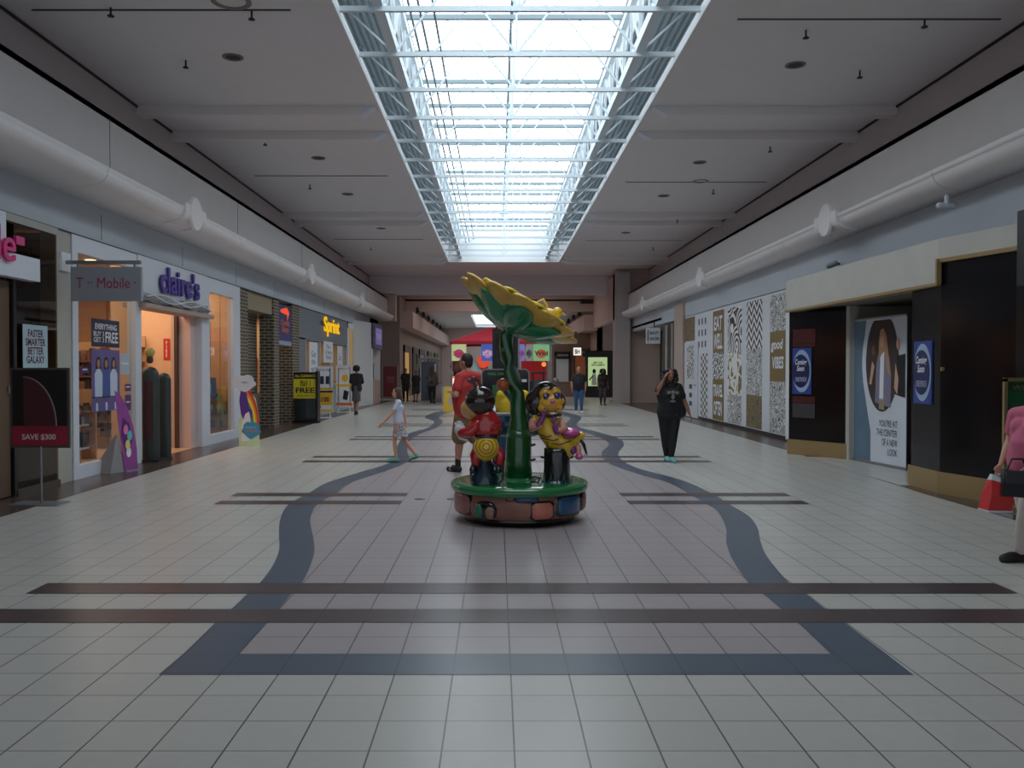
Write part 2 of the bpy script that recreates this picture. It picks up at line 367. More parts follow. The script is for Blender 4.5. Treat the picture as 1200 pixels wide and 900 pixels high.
# closing walls behind the shops and beyond the near end
struct('wall_back_left', MB().box(-12.2, -12, -6, 44, 0, 4.3), mat('store shell', (92, 84, 78), .9))
struct('wall_back_right', MB().box(10, 10.2, -6, 44, 0, 4.3), mat('store shell', (92, 84, 78), .9))
struct('ceiling_shops', MB().box(-12.2, -6.2, -6, 44, 3.6, 3.7).box(6.6, 10.2, -6, 44, 3.45, 3.55), mat('shop ceiling', (170, 165, 160), .9))
# vertical joints on bulkheads
m2 = MB()
for k in range(12): m2.box(-6.102, -6.095, 3+k*3.4, 3.012+k*3.4, 3.6, 3.98); m2.box(-5.602, -5.595, 6.3+k*6.1, 6.312+k*6.1, 4.36, 5.25)
struct('trim_%d' % i_, m2, mat('joint grey', (110, 112, 116), .9)); i_ += 1
# transverse beam + far bulkheads
struct('trim_%d' % i_, MB().box(-9, 10, 43.9, 44.4, 5.45, CZ+.1), M_ceil); i_ += 1
struct('trim_%d' % i_, MB().box(-9, 10, 50, 50.5, 5.0, 6.2), M_pink); i_ += 1
struct('wall_end', MB().box(-9, 10, YB-.5, YB-.3, 0, 5.7), M_pink)
struct('wall_left_end', MB().box(-6.3, -6.1, 44, 50, 4.3, 6.2), M_pink)
# far corridor side walls with stepped soffits
struct('wall_far_left', MB().box(-5.6, -5.3, 47, YB, 0, 5.6).box(-13, -5.3, 46.7, 47, 0, 6.1), mat('far wall left', (140, 122, 114), .9))
struct('wall_far_right', MB().box(5.9, 6.2, 50, YB, 0, 5.6).box(5.9, 10, 50, 50.3, 0, 6.1), mat('far wall right', (146, 124, 114), .9))
m2 = MB().box(-5.4, -4.6, 47, YB, 3.9, 4.8); struct('trim_%d' % i_, m2, M_pink); i_ += 1
m2 = MB().box(5.1, 6.0, 50, YB, 3.9, 4.8); struct('trim_%d' % i_, m2, M_pink); i_ += 1
m2 = MB().box(-13, -5.2, 43.9, 44.5, 4.1, 5.5); m2.box(5.66, 10, 41.0, 41.6, 4.0, 6.4).box(5.66, 5.9, 41.6, 50, 4.0, 6.1); struct('trim_%d' % i_, m2, M_pink); i_ += 1
# ================================================================ SKYLIGHT
m2 = MB(); m2.box(SX0-.004, SX0+.01, SY0, SY1, CZ-.003, CZ+.15); m2.box(SX1-.01, SX1+.004, SY0, SY1, CZ-.003, CZ+.15)
m2.box(SX0, SX1, SY1-.01, SY1+.05, CZ-.003, 8.6); m2.box(SX0-1.2, SX1+1.2, SY0-.05, SY0, CZ+.1, 8.7)
struct('trim_%d' % i_, m2, mat('skylight white trim', (238, 242, 246), .5)); i_ += 1
struct('trim_%d' % i_, MB().box(SX0-1.3, SX0-1.2, SY0, SY1, CZ+.1, 7.4).box(SX1+1.2, SX1+1.3, SY0, SY1, CZ+.1, 7.4), mat('plenum grey', (120, 128, 134), .9)); i_ += 1
M_deck = mat('galvanised deck', (176, 190, 196), .5, metal=.1)
for x0, x1 in ((SX0-1.2, -1.70), (2.32, SX1+1.2)):
    mb = MB(); x = x0; P = []
    while x < x1-.001:
        for dx, z in ((0, 7.3), (.03, 7.3), (.045, 7.36), (.08, 7.36), (.095, 7.3)): P.append((min(x+dx, x1), z))
        x += .11
    P.append((x1, 7.3)); n = len(P)
    mb.add([(p[0], SY0, p[1]) for p in P]+[(p[0], SY1, p[1]) for p in P], [(i, i+1, n+i+1, n+i) for i in range(n-1)])
    struct('ceiling_deck', mb, M_deck)
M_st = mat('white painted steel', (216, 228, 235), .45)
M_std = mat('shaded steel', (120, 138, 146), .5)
GX0, GX1, GR = -1.6, 2.22, .31
def girder(X, lab):
    t = thing('lattice_girder', lab, 'girder', (X, SY0, 6.56), 'long lattice girders beside the skylight glass')
    part('bottom_chord', MB().box(X-.07, X+.07, SY0, SY1, 6.56, 6.72), M_st, t)
    part('top_chord', MB().box(X-.05, X+.05, SY0, SY1, 7.58, 7.7), M_st, t)
    mb = MB(); y = 11.75-1.68*4; k = 0
    while y < SY1-1.7:
        mb.bar((X, y, 6.7), (X, y, 7.6), .05); mb.bar((X, y+.84, 6.7), (X, y+.84, 7.6), .035)
        mb.bar((X, y, 6.7), (X, y+.84, 7.6), .03); mb.bar((X, y+1.68, 6.7), (X, y+.84, 7.6), .03); y += 1.68
    part('web', mb, M_st, t)
girder(-1.62, 'long white steel lattice girder along the left side of the skylight glass')
girder(2.24, 'long white steel lattice girder along the right side of the skylight glass')
def truss():
    t = thing('roof_truss', 'white steel roof truss spanning the skylight well', 'truss', (.32, 11.75, 6.5), 'roof trusses across the skylight'); Y = 11.75
    part('bottom_chord', MB().box(SX0, SX1, Y-.03, Y+.03, 6.49, 6.56), M_st, t)
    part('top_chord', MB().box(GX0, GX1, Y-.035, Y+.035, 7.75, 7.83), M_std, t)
    z0, z1 = 6.54, 7.74
    for a, b in (((GX0, z0), (-.65, z1)), ((-.65, z1), (GR, z0)), ((GR, z0), (1.27, z1)), ((1.27, z1), (GX1, z0)), ((GR, z0), (GR, 8.4)), ((SX0-.25, 7.28), (GX0, z0)), ((SX1+.25, 7.28), (GX1, z0))):
        part('web_member', MB().bar((a[0], Y, a[1]), (b[0], Y, b[1]), .032), M_st, t)
    part('tie_rod', MB().bar((GX0, Y+.8, 7.75), (GR, Y+.1, 8.3), .012).bar((GX1, Y+.8, 7.75), (GR, Y+.1, 8.3), .012).bar((GX0, Y+.8, 7.75), (GR, Y+1.5, 8.3), .012).bar((GX1, Y+.8, 7.75), (GR, Y+1.5, 8.3), .012), M_std, t)
    return t
tr = truss()
for k in list(range(-4, 0))+list(range(1, 16)): dup(tr, (0, 1.68*k, 0), tr['label'])
t = thing('ridge_beam', 'grey steel beam running along the ridge of the skylight', 'beam', (GR, SY0, 8.4))
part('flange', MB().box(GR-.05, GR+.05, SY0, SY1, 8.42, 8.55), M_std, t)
t = thing('conduit_run', 'thin conduits running along the left side of the skylight', 'conduit', (-1.3, SY0, 7.3))
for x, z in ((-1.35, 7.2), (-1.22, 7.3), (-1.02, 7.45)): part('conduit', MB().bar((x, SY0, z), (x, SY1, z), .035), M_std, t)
M_gl = emis('skylight glazing', (236, 248, 255), 3.2)
mb = MB().add([(GX0, SY0, 7.9), (GX0, SY1, 7.9), (GR, SY1, 8.62), (GR, SY0, 8.62), (GX1, SY1, 7.9), (GX1, SY0, 7.9)], [(0, 3, 2, 1), (3, 5, 4, 2)])
struct('window_1', mb, M_gl)
struct('window_2', MB().box(GX0-.1, GX0-.09, SY0, SY1, 7.36, 7.95).box(GX1+.1, GX1+.11, SY0, SY1, 7.36, 7.95), emis('clerestory glazing', (215, 232, 240), 1.0))
struct('window_3', MB().box(-1.9, 1.5, 62.5, 80.5, 5.9, 5.92), emis('far skylight', (230, 245, 255), 2.0))
# ceiling fittings ------------------------------------------------
M_dk = mat('dark metal', (40, 38, 38), .5, metal=.4)
def downlight(px, py, r, where, lit=False):
    h = CZ-1.6; Y = h/((433-py)/1000); X = PX(px, Y)
    t = thing('recessed_downlight', 'round %s recessed ceiling downlight %s' % ('pale' if lit else 'dark', where), 'downlight', (X, Y, CZ-.02), 'recessed downlights in the ceiling')
    mb = MB().lathe((X, Y, CZ-.015), [(r*.72, .014), (r*.75, 0), (r, 0), (r, .014)], 24); part('trim_ring', mb, mat('fitting grey', (120, 114, 112), .5), t)
    part('lens', MB().lathe((X, Y, CZ-.004), [(.001, 0), (r*.74, 0)], 24), mat('pale lens', (215, 210, 205), .4) if lit else M_dk, t)
for a in ((275, 69, .16, 'left of the skylight, nearest of its row'), (374, 186, .16, 'left of the skylight, second of its row'), (408, 228, .16, 'left of the skylight, third of its row'), (447, 268, .16, 'left of the skylight, fourth of its row'),
          (930, 78, .16, 'right of the skylight, nearest of its row'), (819, 191, .16, 'right of the skylight, second of its row'), (777, 230, .16, 'right of the skylight, third of its row'), (733, 273, .16, 'right of the skylight, fourth of its row')): downlight(*a)
downlight(273, 4, .26, 'at the top left edge of the photo', True); downlight(820, 213, .2, 'right of the skylight beside a ceiling slot', True)
def sprinkler(px, py, where):
    Y = 4.8/((433-py)/1000); X = PX(px, Y)
    t = thing('sprinkler_head', 'small dark sprinkler head hanging from the ceiling '+where, 'sprinkler', (X, Y, CZ-.12), 'sprinkler heads')
    part('pipe', MB().tube([(X, Y, CZ), (X, Y, CZ-.09)], .014, 8), M_dk, t); part('deflector', MB().lathe((X, Y, CZ-.12), [(.001, 0), (.045, 0), (.045, .012), (.015, .03)], 12), M_dk, t)
for a in ((133, 12, 'by the near left ceiling slot'), (297, 16, 'at the near left slot by the skylight'), (220, 73, 'left side, second row'), (312, 165, 'left side before the second rib'), (364, 217, 'left side, beyond the second slot'), (401, 252, 'left side by the third rib pair'), (435, 290, 'left side, far bay'),
          (942, 38, 'right side behind the near slot'), (1080, 25, 'on the near right slot'), (1005, 85, 'right side, second row'), (901, 173, 'right side after the first rib pair'), (835, 223, 'right side beyond the second slot'), (793, 257, 'right side by the third rib pair'), (765, 290, 'right side, far bay')): sprinkler(*a)
t = thing('security_camera', 'small white dome camera on the right cove', 'camera', (6.2, 11.7, 3.9))
part('mount', MB().tube([(6.15, 11.7, 3.96), (6.15, 11.7, 3.86)], .03), M_white, t); part('housing', MB().tube([(6.05, 11.7, 3.84), (6.25, 11.75, 3.84)], .045), M_white, t)
t = thing('bulkhead_camera', 'small grey camera on the right bulkhead above the stone band', 'camera', (6.4, 16.0, 3.55))
part('arm', MB().tube([(6.5, 16.2, 3.6), (6.38, 16.2, 3.6)], .02), M_dk, t); part('lens_body', MB().tube([(6.38, 16.1, 3.6), (6.33, 16.3, 3.57)], .05), M_std, t)
# ================================================================ LEFT STOREFRONTS
LIGHTS = []; WARM = (1, .66, .42)
XW = -6.1
def YL(px, X=XW): return X*1000/(px-582)
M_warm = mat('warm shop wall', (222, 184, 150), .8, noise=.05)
M_wood = mat('brown timber', (96, 70, 52), .5, noise=.15, nscale=4)
M_brn = mat('dark brown panel', (72, 60, 50), .6, noise=.1)
M_beige = mat('beige stone column', (172, 170, 160), .7, noise=.06)
M_mag = mat('magenta', (214, 30, 120), .4)
M_steel = mat('brushed steel', (150, 152, 154), .35, metal=.8)
M_shopfl = mat('warm shop floor', (196, 160, 124), .3)
M_wht = mat('white board', (225, 227, 232), .5)
M_glass = glass('shop glass')
M_dark = mat('near black', (20, 20, 22), .4)
# --- first shop (telephones)
struct('wall_left_1', MB().box(-6.75, -6.65, 2, 11.8, 0, 3.6), M_brn)
t = thing('shop_window', 'brown tinted shop window beside the beige column at the left edge', 'window', (XW, 11, 0), kind=None)
part('glass_pane', MB().box(-6.08, -6.07, 10.75, 11.8, .05, 3.45), glass('tinted glass', (200, 185, 165), .2), t)
part('head_rail', MB().box(-6.12, -6.05, 10.4, 11.8, 3.45, 3.545), M_beige, t); part('sill', MB().box(-6.12, -6.04, 10.72, 11.8, 0, .08), M_brn, t); part('mullion', MB().box(-6.12, -6.04, 10.68, 10.75, 0, 2.75), M_dark, t)
t = thing('wooden_shop_door', 'brown wooden door panel at the far left edge of the photo', 'door', (XW, 10, 0))
part('leaf', MB().box(-6.14, -6.08, 8.6, 10.66, .02, 2.7), M_wood, t); part('hinge', MB().box(-6.08, -6.06, 10.6, 10.66, 1.3, 1.4), M_steel, t)
struct('trim_80', MB().box(-6.3, XW+.01, 11.8, 12.22, 0, 3.545), M_beige)
t = thing('shop_fascia_sign', 'white box sign with magenta letters above the first shop at the left edge', 'sign', (-5.98, 10, 2.73))
part('lower_board', MB().box(-6.04, -5.9, 7.5, 11.05, 2.73, 3.02), M_white, t); part('upper_board', MB().box(-6.04, -5.92, 7.5, 10.33, 3.02, 3.5), M_white, t)
text('T··Mobile', FR('L', 0, 0, -5.9), 8.0, 2.9, 2.42, .42, M_mag, t, d=.01, ext=.04, bold=.006)
part('magenta_square', MB().box(-5.92, -5.88, 10.48, 10.66, 3.14, 3.24), M_mag, t)
t = thing('window_poster', 'pale blue poster reading FASTER SMARTER BETTER GALAXY in the left shop window', 'poster', (-6.04, 11.2, 1.6))
F = FR('L', 10.88, 0, -6.04); rect(F, 0, .6, 1.58, 2.18, mat('pale blue paper', (168, 196, 206), .6), t, 'sheet')
text('FASTER\nSMARTER\nBETTER\nGALAXY', F, .06, 1.68, .48, .44, mat('maroon ink', (96, 30, 50), .6), t, bold=.02)
# blade sign
t = thing('hanging_blade_sign', 'grey blade sign with magenta T Mobile lettering on a steel bracket', 'sign', (-5.5, 12.02, 2.5))
part('panel', MB().box(-5.98, -4.99, 12.0, 12.06, 2.56, 3.04), mat('grey sign panel', (150, 153, 160), .5), t)
part('bracket_arm', MB().box(-6.1, -5.0, 12.0, 12.05, 3.08, 3.13).box(-5.9, -5.88, 12.01, 12.04, 3.04, 3.09).box(-5.1, -5.08, 12.01, 12.04, 3.04, 3.09), M_steel, t); part('wall_plate', MB().box(-6.12, -6.05, 11.9, 12.15, 2.98, 3.24), M_wht, t)
text('T ·· Mobile ·', FR('F', 0, 0, 12.0), -5.9, 2.74, .84, .15, mat('dull magenta', (168, 50, 84), .5), t, bold=0)
# poster stand
X0, Y0 = -5.4, 10.1
t = thing('poster_stand', 'black and red poster on a steel stand reading SAVE $300, left foreground', 'sign', (X0, Y0, 0))
F = FR('F', 0, 0, Y0)
rect(F, -5.76, -5.06, .67, 1.62, mat('stand frame', (92, 84, 84), .4, metal=.5), t, 'frame', d=0, t=.03)
rect(F, -5.735, -5.085, .70, 1.595, M_dark, t, 'poster'); rect(F, -5.735, -5.085, .70, .93, mat('crimson', (150, 30, 52), .5), t, 'red_strip', d=.005)
text('SAVE $300', F, -5.62, .76, .40, .075, mat('pale ink', (215, 200, 200), .5), t, d=.007, bold=.02)
text('GET THE PHONE YOU WANT\nFOR LESS THAN EVER', F, -5.62, .86, .42, .055, mat('dark red ink', (80, 14, 26), .5), t, d=.007)
arc = [(-5.60+.39*SIN(a), .93+.58*COS(a)) for a in [PI/2*k/12 for k in range(13)]]
shape(F, [(-5.60, .93)]+arc, mat('dim maroon phone', (70, 34, 40), .3), t, 'phone_picture', d=.0065)
shape(F, [(p[0]-.01, p[1]) for p in arc]+[(p[0]+.006, p[1]+.006) for p in arc[::-1]], mat('phone edge', (150, 130, 130), .3), t, 'phone_edge', d=.008)
part('pole', MB().tube([(-5.4, Y0, .02), (-5.4, Y0, .68)], .012, 10), M_steel, t); part('foot', MB().box(-5.72, -5.14, Y0-.16, Y0+.16, 0, .018), M_steel, t)
# --- accessories shop: white frame, two windows, open entrance
mb = MB()
for a, b, z0, z1 in ((12.25, 12.42, 0, 3.545), (14.38, 14.62, 0, 3.545), (17.62, 18.1, 0, 3.545), (19.75, 20.25, 0, 3.545), (12.42, 14.38, 3.3, 3.545), (18.1, 19.75, 3.25, 3.545), (12.42, 14.38, 0, .2), (18.1, 19.75, 0, .2)): mb.box(XW-.12, XW+.02, a, b, z0, z1)
mb.box(XW-.02, XW+.04, 14.45, 17.9, 2.75, 3.545)
struct('trim_81', mb, M_white)
struct('trim_82', MB().box(XW-.5, XW-.1, 17.3, 17.62, 0, 2.75), mat('blush jamb', (206, 180, 176), .7))
struct('trim_83', MB().box(-6.35, -5.95, 14.5, 18.0, 2.66, 2.74), mat('blush lintel', (170, 150, 142), .7))
struct('trim_84', MB().box(-6.5, -6.44, 17.2, 17.3, 0, 2.7).box(XW-.12, XW-.06, 14.62, 14.68, 0, 2.7), mat('bronze shutter guide', (74, 52, 40), .5))
struct('window_4', MB().box(XW-.06, XW-.05, 12.42, 14.38, .2, 3.3).box(XW-.07, XW-.04, 13.5, 13.51, .2, 3.3), M_glass)
struct('window_5', MB().box(XW-.06, XW-.05, 18.1, 19.75, .2, 3.25).box(XW-.07, XW-.04, 19.0, 19.01, .2, 3.25), M_glass)
t = thing('shop_letters', "purple raised letters spelling claire's on a white fascia", 'sign', (-6.0, 16.2, 3.0))
text("claire's", FR('L', 0, 0, XW+.04), 15.3, 2.99, 2.0, .50, mat('purple letters', (66, 40, 140), .4), t, d=.02, ext=.04, bold=.022)
t = thing('silver_wavy_canopy', 'silver crinkled metal band with white ribbons over the shop entrance', 'canopy', (-5.9, 16.3, 2.72))
def wobf(y): return .05*SIN(y*9)+.03*SIN(y*23)
mb = MB(); N = 60
ys = [14.4+3.25*k/N for k in range(N+1)]
vs = [(-5.98+wobf(y)*.3, y, 2.755+.02*SIN(y*7)) for y in ys]+[(-5.92+wobf(y)*.5, y, 2.80) for y in ys]+[(-5.95+wobf(y+1)*.5, y, 2.88) for y in ys]+[(-6.0, y, 2.93+.03*SIN(y*5)) for y in ys]
mb.add(vs, [(r*(N+1)+k, r*(N+1)+k+1, (r+1)*(N+1)+k+1, (r+1)*(N+1)+k) for r in range(3) for k in range(N)], True)
part('crinkled_sheet', mb, mat('crinkled silver', (150, 152, 156), .35, metal=.6, noise=.35, nscale=6, bump=.9), t)
for ph in (0, 2.2): part('white_ribbon', MB().tube([(-5.885, y, 2.85+.06*SIN(y*2.6+ph)) for y in ys], .010, 6), M_wht, t)
# interior
struct('floor_shop', MB().box(-12, -6.15, 12.25, 20.25, .004, .012), M_shopfl)
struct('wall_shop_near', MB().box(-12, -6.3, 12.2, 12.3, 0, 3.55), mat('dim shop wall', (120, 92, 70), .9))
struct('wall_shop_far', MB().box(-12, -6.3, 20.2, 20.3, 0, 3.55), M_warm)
struct('wall_shop_back', MB().box(-10.6, -10.5, 12.3, 20.2, 0, 3.55), M_warm)
struct('wall_shop_partition', MB().box(-7.9, -6.65, 18.0, 18.12, 0, 3.55).box(-7.9, -7.8, 18.1, 20.2, 0, 3.55), M_warm)
LIGHTS += [('shop light', (-8.3, 15.6, 3.5), 3.0, 5.0, 95, WARM), ('shop light', (-7.1, 19.2, 3.5), .9, 1.6, 22, WARM), ('shop light', (-6.9, 13.2, 3.5), .8, 1.4, 14, WARM), ('shop light', (-7.0, 16.4, 3.5), .8, 1.8, 20, WARM)]
for k, (x, y) in enumerate(((-7.2, 13.4), (-7.4, 15.6), (-8.4, 16.8), (-9.3, 14.4), (-7.0, 19.0))):
    solid('shop_downlight', MB().lathe((x, y, 3.57), [(.001, 0), (.10, 0), (.10, .02)], 16), emis('warm lamp', (255, 214, 160), 4), 'glowing warm ceiling downlight inside the accessories shop, number %d from the entrance side' % (k+1) if False else 'glowing warm downlight in the accessories shop ceiling', 'downlight', 'warm downlights in the accessories shop')
# slatwall racks with goods: every rack a thing, pegged goods grouped by colour
def rack(x, y0, y1, z1, lab, seed, cols):
    R = random.Random(seed); t = thing('display_rack', lab, 'shelf', (x, (y0+y1)/2, 0))
    part('back_panel', MB().box(x-.05, x, y0, y1, 0, z1), mat('slatwall', (190, 150, 110), .7), t)
    z = .35
    while z < z1-.2:
        part('shelf', MB().box(x, x+.3, y0, y1, z, z+.025), M_wht, t)
        for c in cols:
            mb = MB(); y = y0+.05
            while y < y1-.1:
                if R.random() < .5: w = R.uniform(.04, .1); mb.box(x+.04, x+.06+R.uniform(.03, .2), y, y+w, z+.025, z+.025+R.uniform(.08, .26))
                y += R.uniform(.08, .2)
            if mb.v: part('carded_accessories', mb, mat('goods %s' % (c,), c, .5), t, kind='stuff')
        z += .36
CO = [(190, 70, 120), (70, 60, 110), (120, 150, 160), (60, 44, 40), (200, 170, 60), (90, 130, 90)]
rack(-9.9, 12.5, 14.6, 2.6, 'tall accessory rack deep in the shop behind the posters', 1, CO)
rack(-8.4, 12.4, 14.0, 1.9, 'accessory rack in the middle of the shop behind the left window', 2, CO[1:]+CO[:2])
rack(-6.75, 12.45, 13.5, 1.25, 'low rack of goods just inside the left shop window', 3, [(60, 44, 44), (120, 60, 80), (70, 70, 80), (180, 150, 140)])
rack(-10.3, 14.8, 17.2, 2.7, 'tall accessory rack seen through the shop entrance', 4, [(120, 80, 60), (80, 50, 60), (150, 120, 110)])
rack(-7.7, 18.3, 19.6, 1.3, 'low rack of blue and teal goods behind the right shop window', 5, [(70, 130, 150), (110, 160, 160), (40, 70, 110)])
def rackF(y, x0, x1, z1, lab, seed, cols, dens=.6):
    R = random.Random(seed); t = thing('display_rack', lab, 'shelf', ((x0+x1)/2, y, 0))
    part('back_panel', MB().box(x0, x1, y, y+.05, 0.012, z1), mat('slatwall', (190, 150, 110), .7), t)
    z = .25
    while z < z1-.15:
        part('shelf', MB().box(x0, x1, y-.25, y, z, z+.02), mat('shelf wood', (120, 90, 70), .6), t)
        for c in cols:
            mb = MB(); x = x0+.03
            while x < x1-.1:
                if R.random() < dens: w_ = R.uniform(.04, .12); mb.box(x, x+w_, y-R.uniform(.12, .25), y-.02, z+.02, z+.02+R.uniform(.08, .27))
                x += R.uniform(.10, .24)
            if mb.v: part('carded_accessories', mb, mat('goods %s' % (c,), c, .5), t, kind='stuff')
        z += .30
DKG = [(54, 40, 38), (84, 60, 52), (110, 70, 60), (44, 36, 44), (130, 96, 76), (96, 44, 60)]
rackF(17.2, -9.4, -7.55, 2.15, 'tall crowded accessory rack behind the left window posters', 11, DKG)
rackF(15.2, -8.2, -7.15, 1.25, 'middle height rack with pink and dark goods behind the left window', 12, [(180, 70, 110), (60, 90, 130), (70, 50, 50), (60, 44, 44)])
rackF(14.0, -7.3, -6.85, .95, 'low rack of dark plush goods just inside the left window', 13, [(70, 64, 66), (100, 96, 100), (50, 44, 46)])
rackF(17.85, -7.88, -7.35, 2.3, 'slatted wall rack left inside the shop entrance', 14, [(90, 60, 50), (60, 50, 60)], .35)
rackF(20.0, -7.3, -6.3, 1.15, 'low rack of blue and teal goods deep behind the right shop window', 15, [(70, 130, 150), (150, 180, 180), (40, 70, 110)])
struct('wall_shop_pier', MB().box(-7.05, -6.6, 15.6, 15.8, 0.012, 3.55), M_warm)
# posters in left window
F = FR('L', 0, 0, XW-.035)
M_ink = mat('navy ink', (28, 26, 56), .5); M_pw = mat('poster white', (230, 230, 236), .5)
t = thing('sale_poster', 'dark navy poster reading EVERYTHING BUY 3 GET 3 FREE in the shop window', 'poster', (XW, 13.4, 2.0))
rect(F, 12.92, 13.88, 1.95, 2.38, M_ink, t, 'sheet'); text('EVERYTHING', F, 13.04, 2.22, .74, .09, M_pw, t, bold=.02); text('BUY 3\nGET 3', F, 12.99, 2.02, .34, .17, M_pw, t, bold=.01); text('FREE', F, 13.38, 2.02, .44, .17, M_pw, t, bold=.02)
t = thing('fashion_poster', 'purple poster of three girls in white tops in the shop window', 'poster', (XW, 13.4, .9))
rect(F, 12.92, 13.88, .95, 1.91, mat('violet paper', (96, 84, 140), .5), t, 'sheet'); M_sk = mat('skin mid', (176, 120, 92), .6); M_hr = mat('hair dark', (26, 18, 16), .6); M_lb = mat('white blue top', (196, 206, 226), .6)
def girl(F, x, y, s, top, par, d=.006):
    shape(F, oval(x, y+.30*s, .085*s, .14*s), M_hr, par, 'hair_picture', d); shape(F, oval(x, y+.33*s, .05*s, .065*s, 16), M_sk, par, 'face_picture', d+.002)
    shape(F, [(x-.12*s, y-.2*s), (x+.12*s, y-.2*s), (x+.13*s, y+.17*s), (x+.05*s, y+.25*s), (x-.05*s, y+.25*s), (x-.13*s, y+.17*s)], top, par, 'clothes_picture', d+.001)
for x, top in ((13.14, M_lb), (13.40, mat('blue top', (60, 84, 150), .6)), (13.66, M_lb)): girl(F, x, 1.36, 1.0, top, t)
for x in (13.08, 13.40, 13.72): girl(F, x, 1.02, .28, M_lb, t)
rect(F, 12.94, 13.86, 1.165, 1.18, M_ink, t, 'divider', d=.012)
for k, (a, b, z0, z1, c, l) in enumerate(((13.93, 14.25, 1.52, 1.86, (170, 186, 200), 'pale blue notice card right of the three girls poster'), (14.08, 14.30, 1.24, 1.36, (96, 40, 90), 'small plum card in the left shop window, upper'), (14.08, 14.30, .92, 1.18, (90, 50, 110), 'purple card in the left shop window, lower'), (12.6, 12.82, 1.55, 1.63, (60, 50, 130), 'small violet card at the left side of the shop window'))):
    t = thing('window_card', l, 'card', (XW, a, z0)); rect(F, a, b, z0, z1, mat('card %d' % k, c, .5), t, 'sheet'); rect(F, a+.04, b-.04, (z0+z1)/2, (z0+z1)/2+.02, M_pw, t, 'print', d=.005)
t = thing('window_banner', 'purple and pink fashion banner behind the right shop window', 'poster', (XW-.2, 18.4, 1.7))
F5 = FR('L', 0, 0, XW-.12); rect(F5, 18.12, 18.55, 1.55, 2.62, mat('plum paper', (104, 50, 90), .5), t, 'sheet'); girl(F5, 18.33, 2.05, .9, mat('orange top', (180, 100, 60), .6), t)
t = thing('window_poster_lower', 'blue and white poster low in the right shop window', 'poster', (XW-.2, 18.6, 1.1))
rect(F5, 18.15, 18.9, 1.0, 1.42, mat('dusk blue paper', (96, 110, 150), .5), t, 'sheet'); girl(F5, 18.5, 1.18, .5, M_lb, t)
# things near the entrance
t = thing('security_pedestal', 'dark green grey anti theft pedestal at the shop entrance', 'pedestal', (-6.0, 14.85, 0))
part('left_panel', MB().tube([(-6.02, 14.82, .05), (-6.02, 14.82, 1.5)], [.16, .16], 20, sq=.45, up=(0, 1, 0)), mat('pedestal grey', (56, 64, 62), .4), t)
part('right_panel', MB().tube([(-5.9, 15.12, .05), (-5.9, 15.12, 1.42)], [.13, .13], 20, sq=.45, up=(0, 1, 0)), mat('pedestal grey', (56, 64, 62), .4), t)
part('base_plate', MB().box(-6.12, -5.8, 14.6, 15.25, .003, .05), M_dark, t); part('maroon_insert', MB().box(-6.09, -5.95, 14.735, 14.75, .4, 1.4), mat('maroon insert', (80, 36, 40), .5), t)
t = thing('yellow_doll_topper', 'small yellow round headed topper standing on the pedestal', 'ornament', (-6.0, 14.9, 1.72))
part('head', MB().ball((-6.02, 14.82, 1.90), .085), mat('toy yellow', (206, 176, 90), .5), t); part('body', MB().tube([(-6.02, 14.82, 1.76), (-6.02, 14.82, 1.82)], [.06, .05]), mat('toy dark', (60, 56, 50), .5), t)
t = thing('floor_standee', 'purple surfboard shaped standee with colourful print on a grey easel foot', 'standee', (-5.8, 13.5, 0))
FS = FRd((-5.95, 13.0, 0), (.33, .95, 0))
pts = [(.55+.02*k, 0.02) for k in range(2)]
left = [(.14, 1.28), (.16, 1.1), (.20, .8), (.26, .45), (.34, .02)]; right = [(.62, .02), (.60, .35), (.53, .7), (.40, 1.0), (.26, 1.2)]
shape(FS, left+right, mat('orchid print', (150, 70, 150), .4, noise=.3, nscale=5), t, 'board', d=.03); shape(FS, [(.36, .3), (.5, .45), (.44, .75), (.3, .85), (.27, .6)], mat('print purple', (84, 40, 110), .4), t, 'print_purple', d=.034)
for k, (cx, cy, c) in enumerate(((.40, .42, (230, 220, 120)), (.44, .56, (90, 200, 190)), (.36, .66, (236, 120, 170)), (.42, .30, (240, 240, 240)))): shape(FS, oval(cx, cy, .05, .08, 12), mat('print %d' % k, c, .4), t, 'print_blob', d=.037)
part('easel_foot', MB(FS).add([(0, 0, -.3), (.4, 0, -.3), (.2, .62, .01), (.05, 0, .02), (.4, 0, .02)], [(0, 1, 2), (3, 2, 4), (0, 2, 3), (1, 4, 2), (0, 3, 4, 1)]), mat('grey card', (150, 146, 148), .7), t)
t = thing('fire_extinguisher', 'red fire extinguisher on the shop wall inside the entrance', 'extinguisher', (-6.9, 17.95, .9))
part('cylinder', MB().tube([(-6.95, 17.88, .9), (-6.95, 17.88, 1.3)], .085), mat('extinguisher red', (190, 20, 20), .3), t); part('valve', MB().tube([(-6.95, 17.88, 1.36), (-6.95, 17.88, 1.46)], .03), M_dark, t); part('wall_bracket', MB().box(-7.0, -6.9, 17.9, 18.0, 1.05, 1.12), M_dark, t); part('hose', MB().tube([(-6.95, 17.88, 1.42), (-6.84, 17.88, 1.36), (-6.83, 17.88, 1.1)], .014, 8), M_dark, t)
t = thing('fire_extinguisher_sign', 'vertical red and white sign above the fire extinguisher', 'sign', (-6.9, 17.98, 1.9))
FX = FR('F', 0, 0, 17.99); rect(FX, -7.02, -6.88, 1.8, 2.25, mat('sign red', (190, 40, 30), .5), t, 'plate'); text('F\nI\nR\nE', FX, -6.97, 1.86, .04, .34, M_pw, t, bold=.02)
t = thing('bar_stool', 'black seated metal stool with curved back in the shop entrance', 'stool', (-6.75, 17.4, 0))
part('seat', MB().lathe((-6.78, 17.5, .98), [(.001, 0), (.18, 0), (.19, .03), (.17, .07), (.001, .07)], 20), M_dark, t)
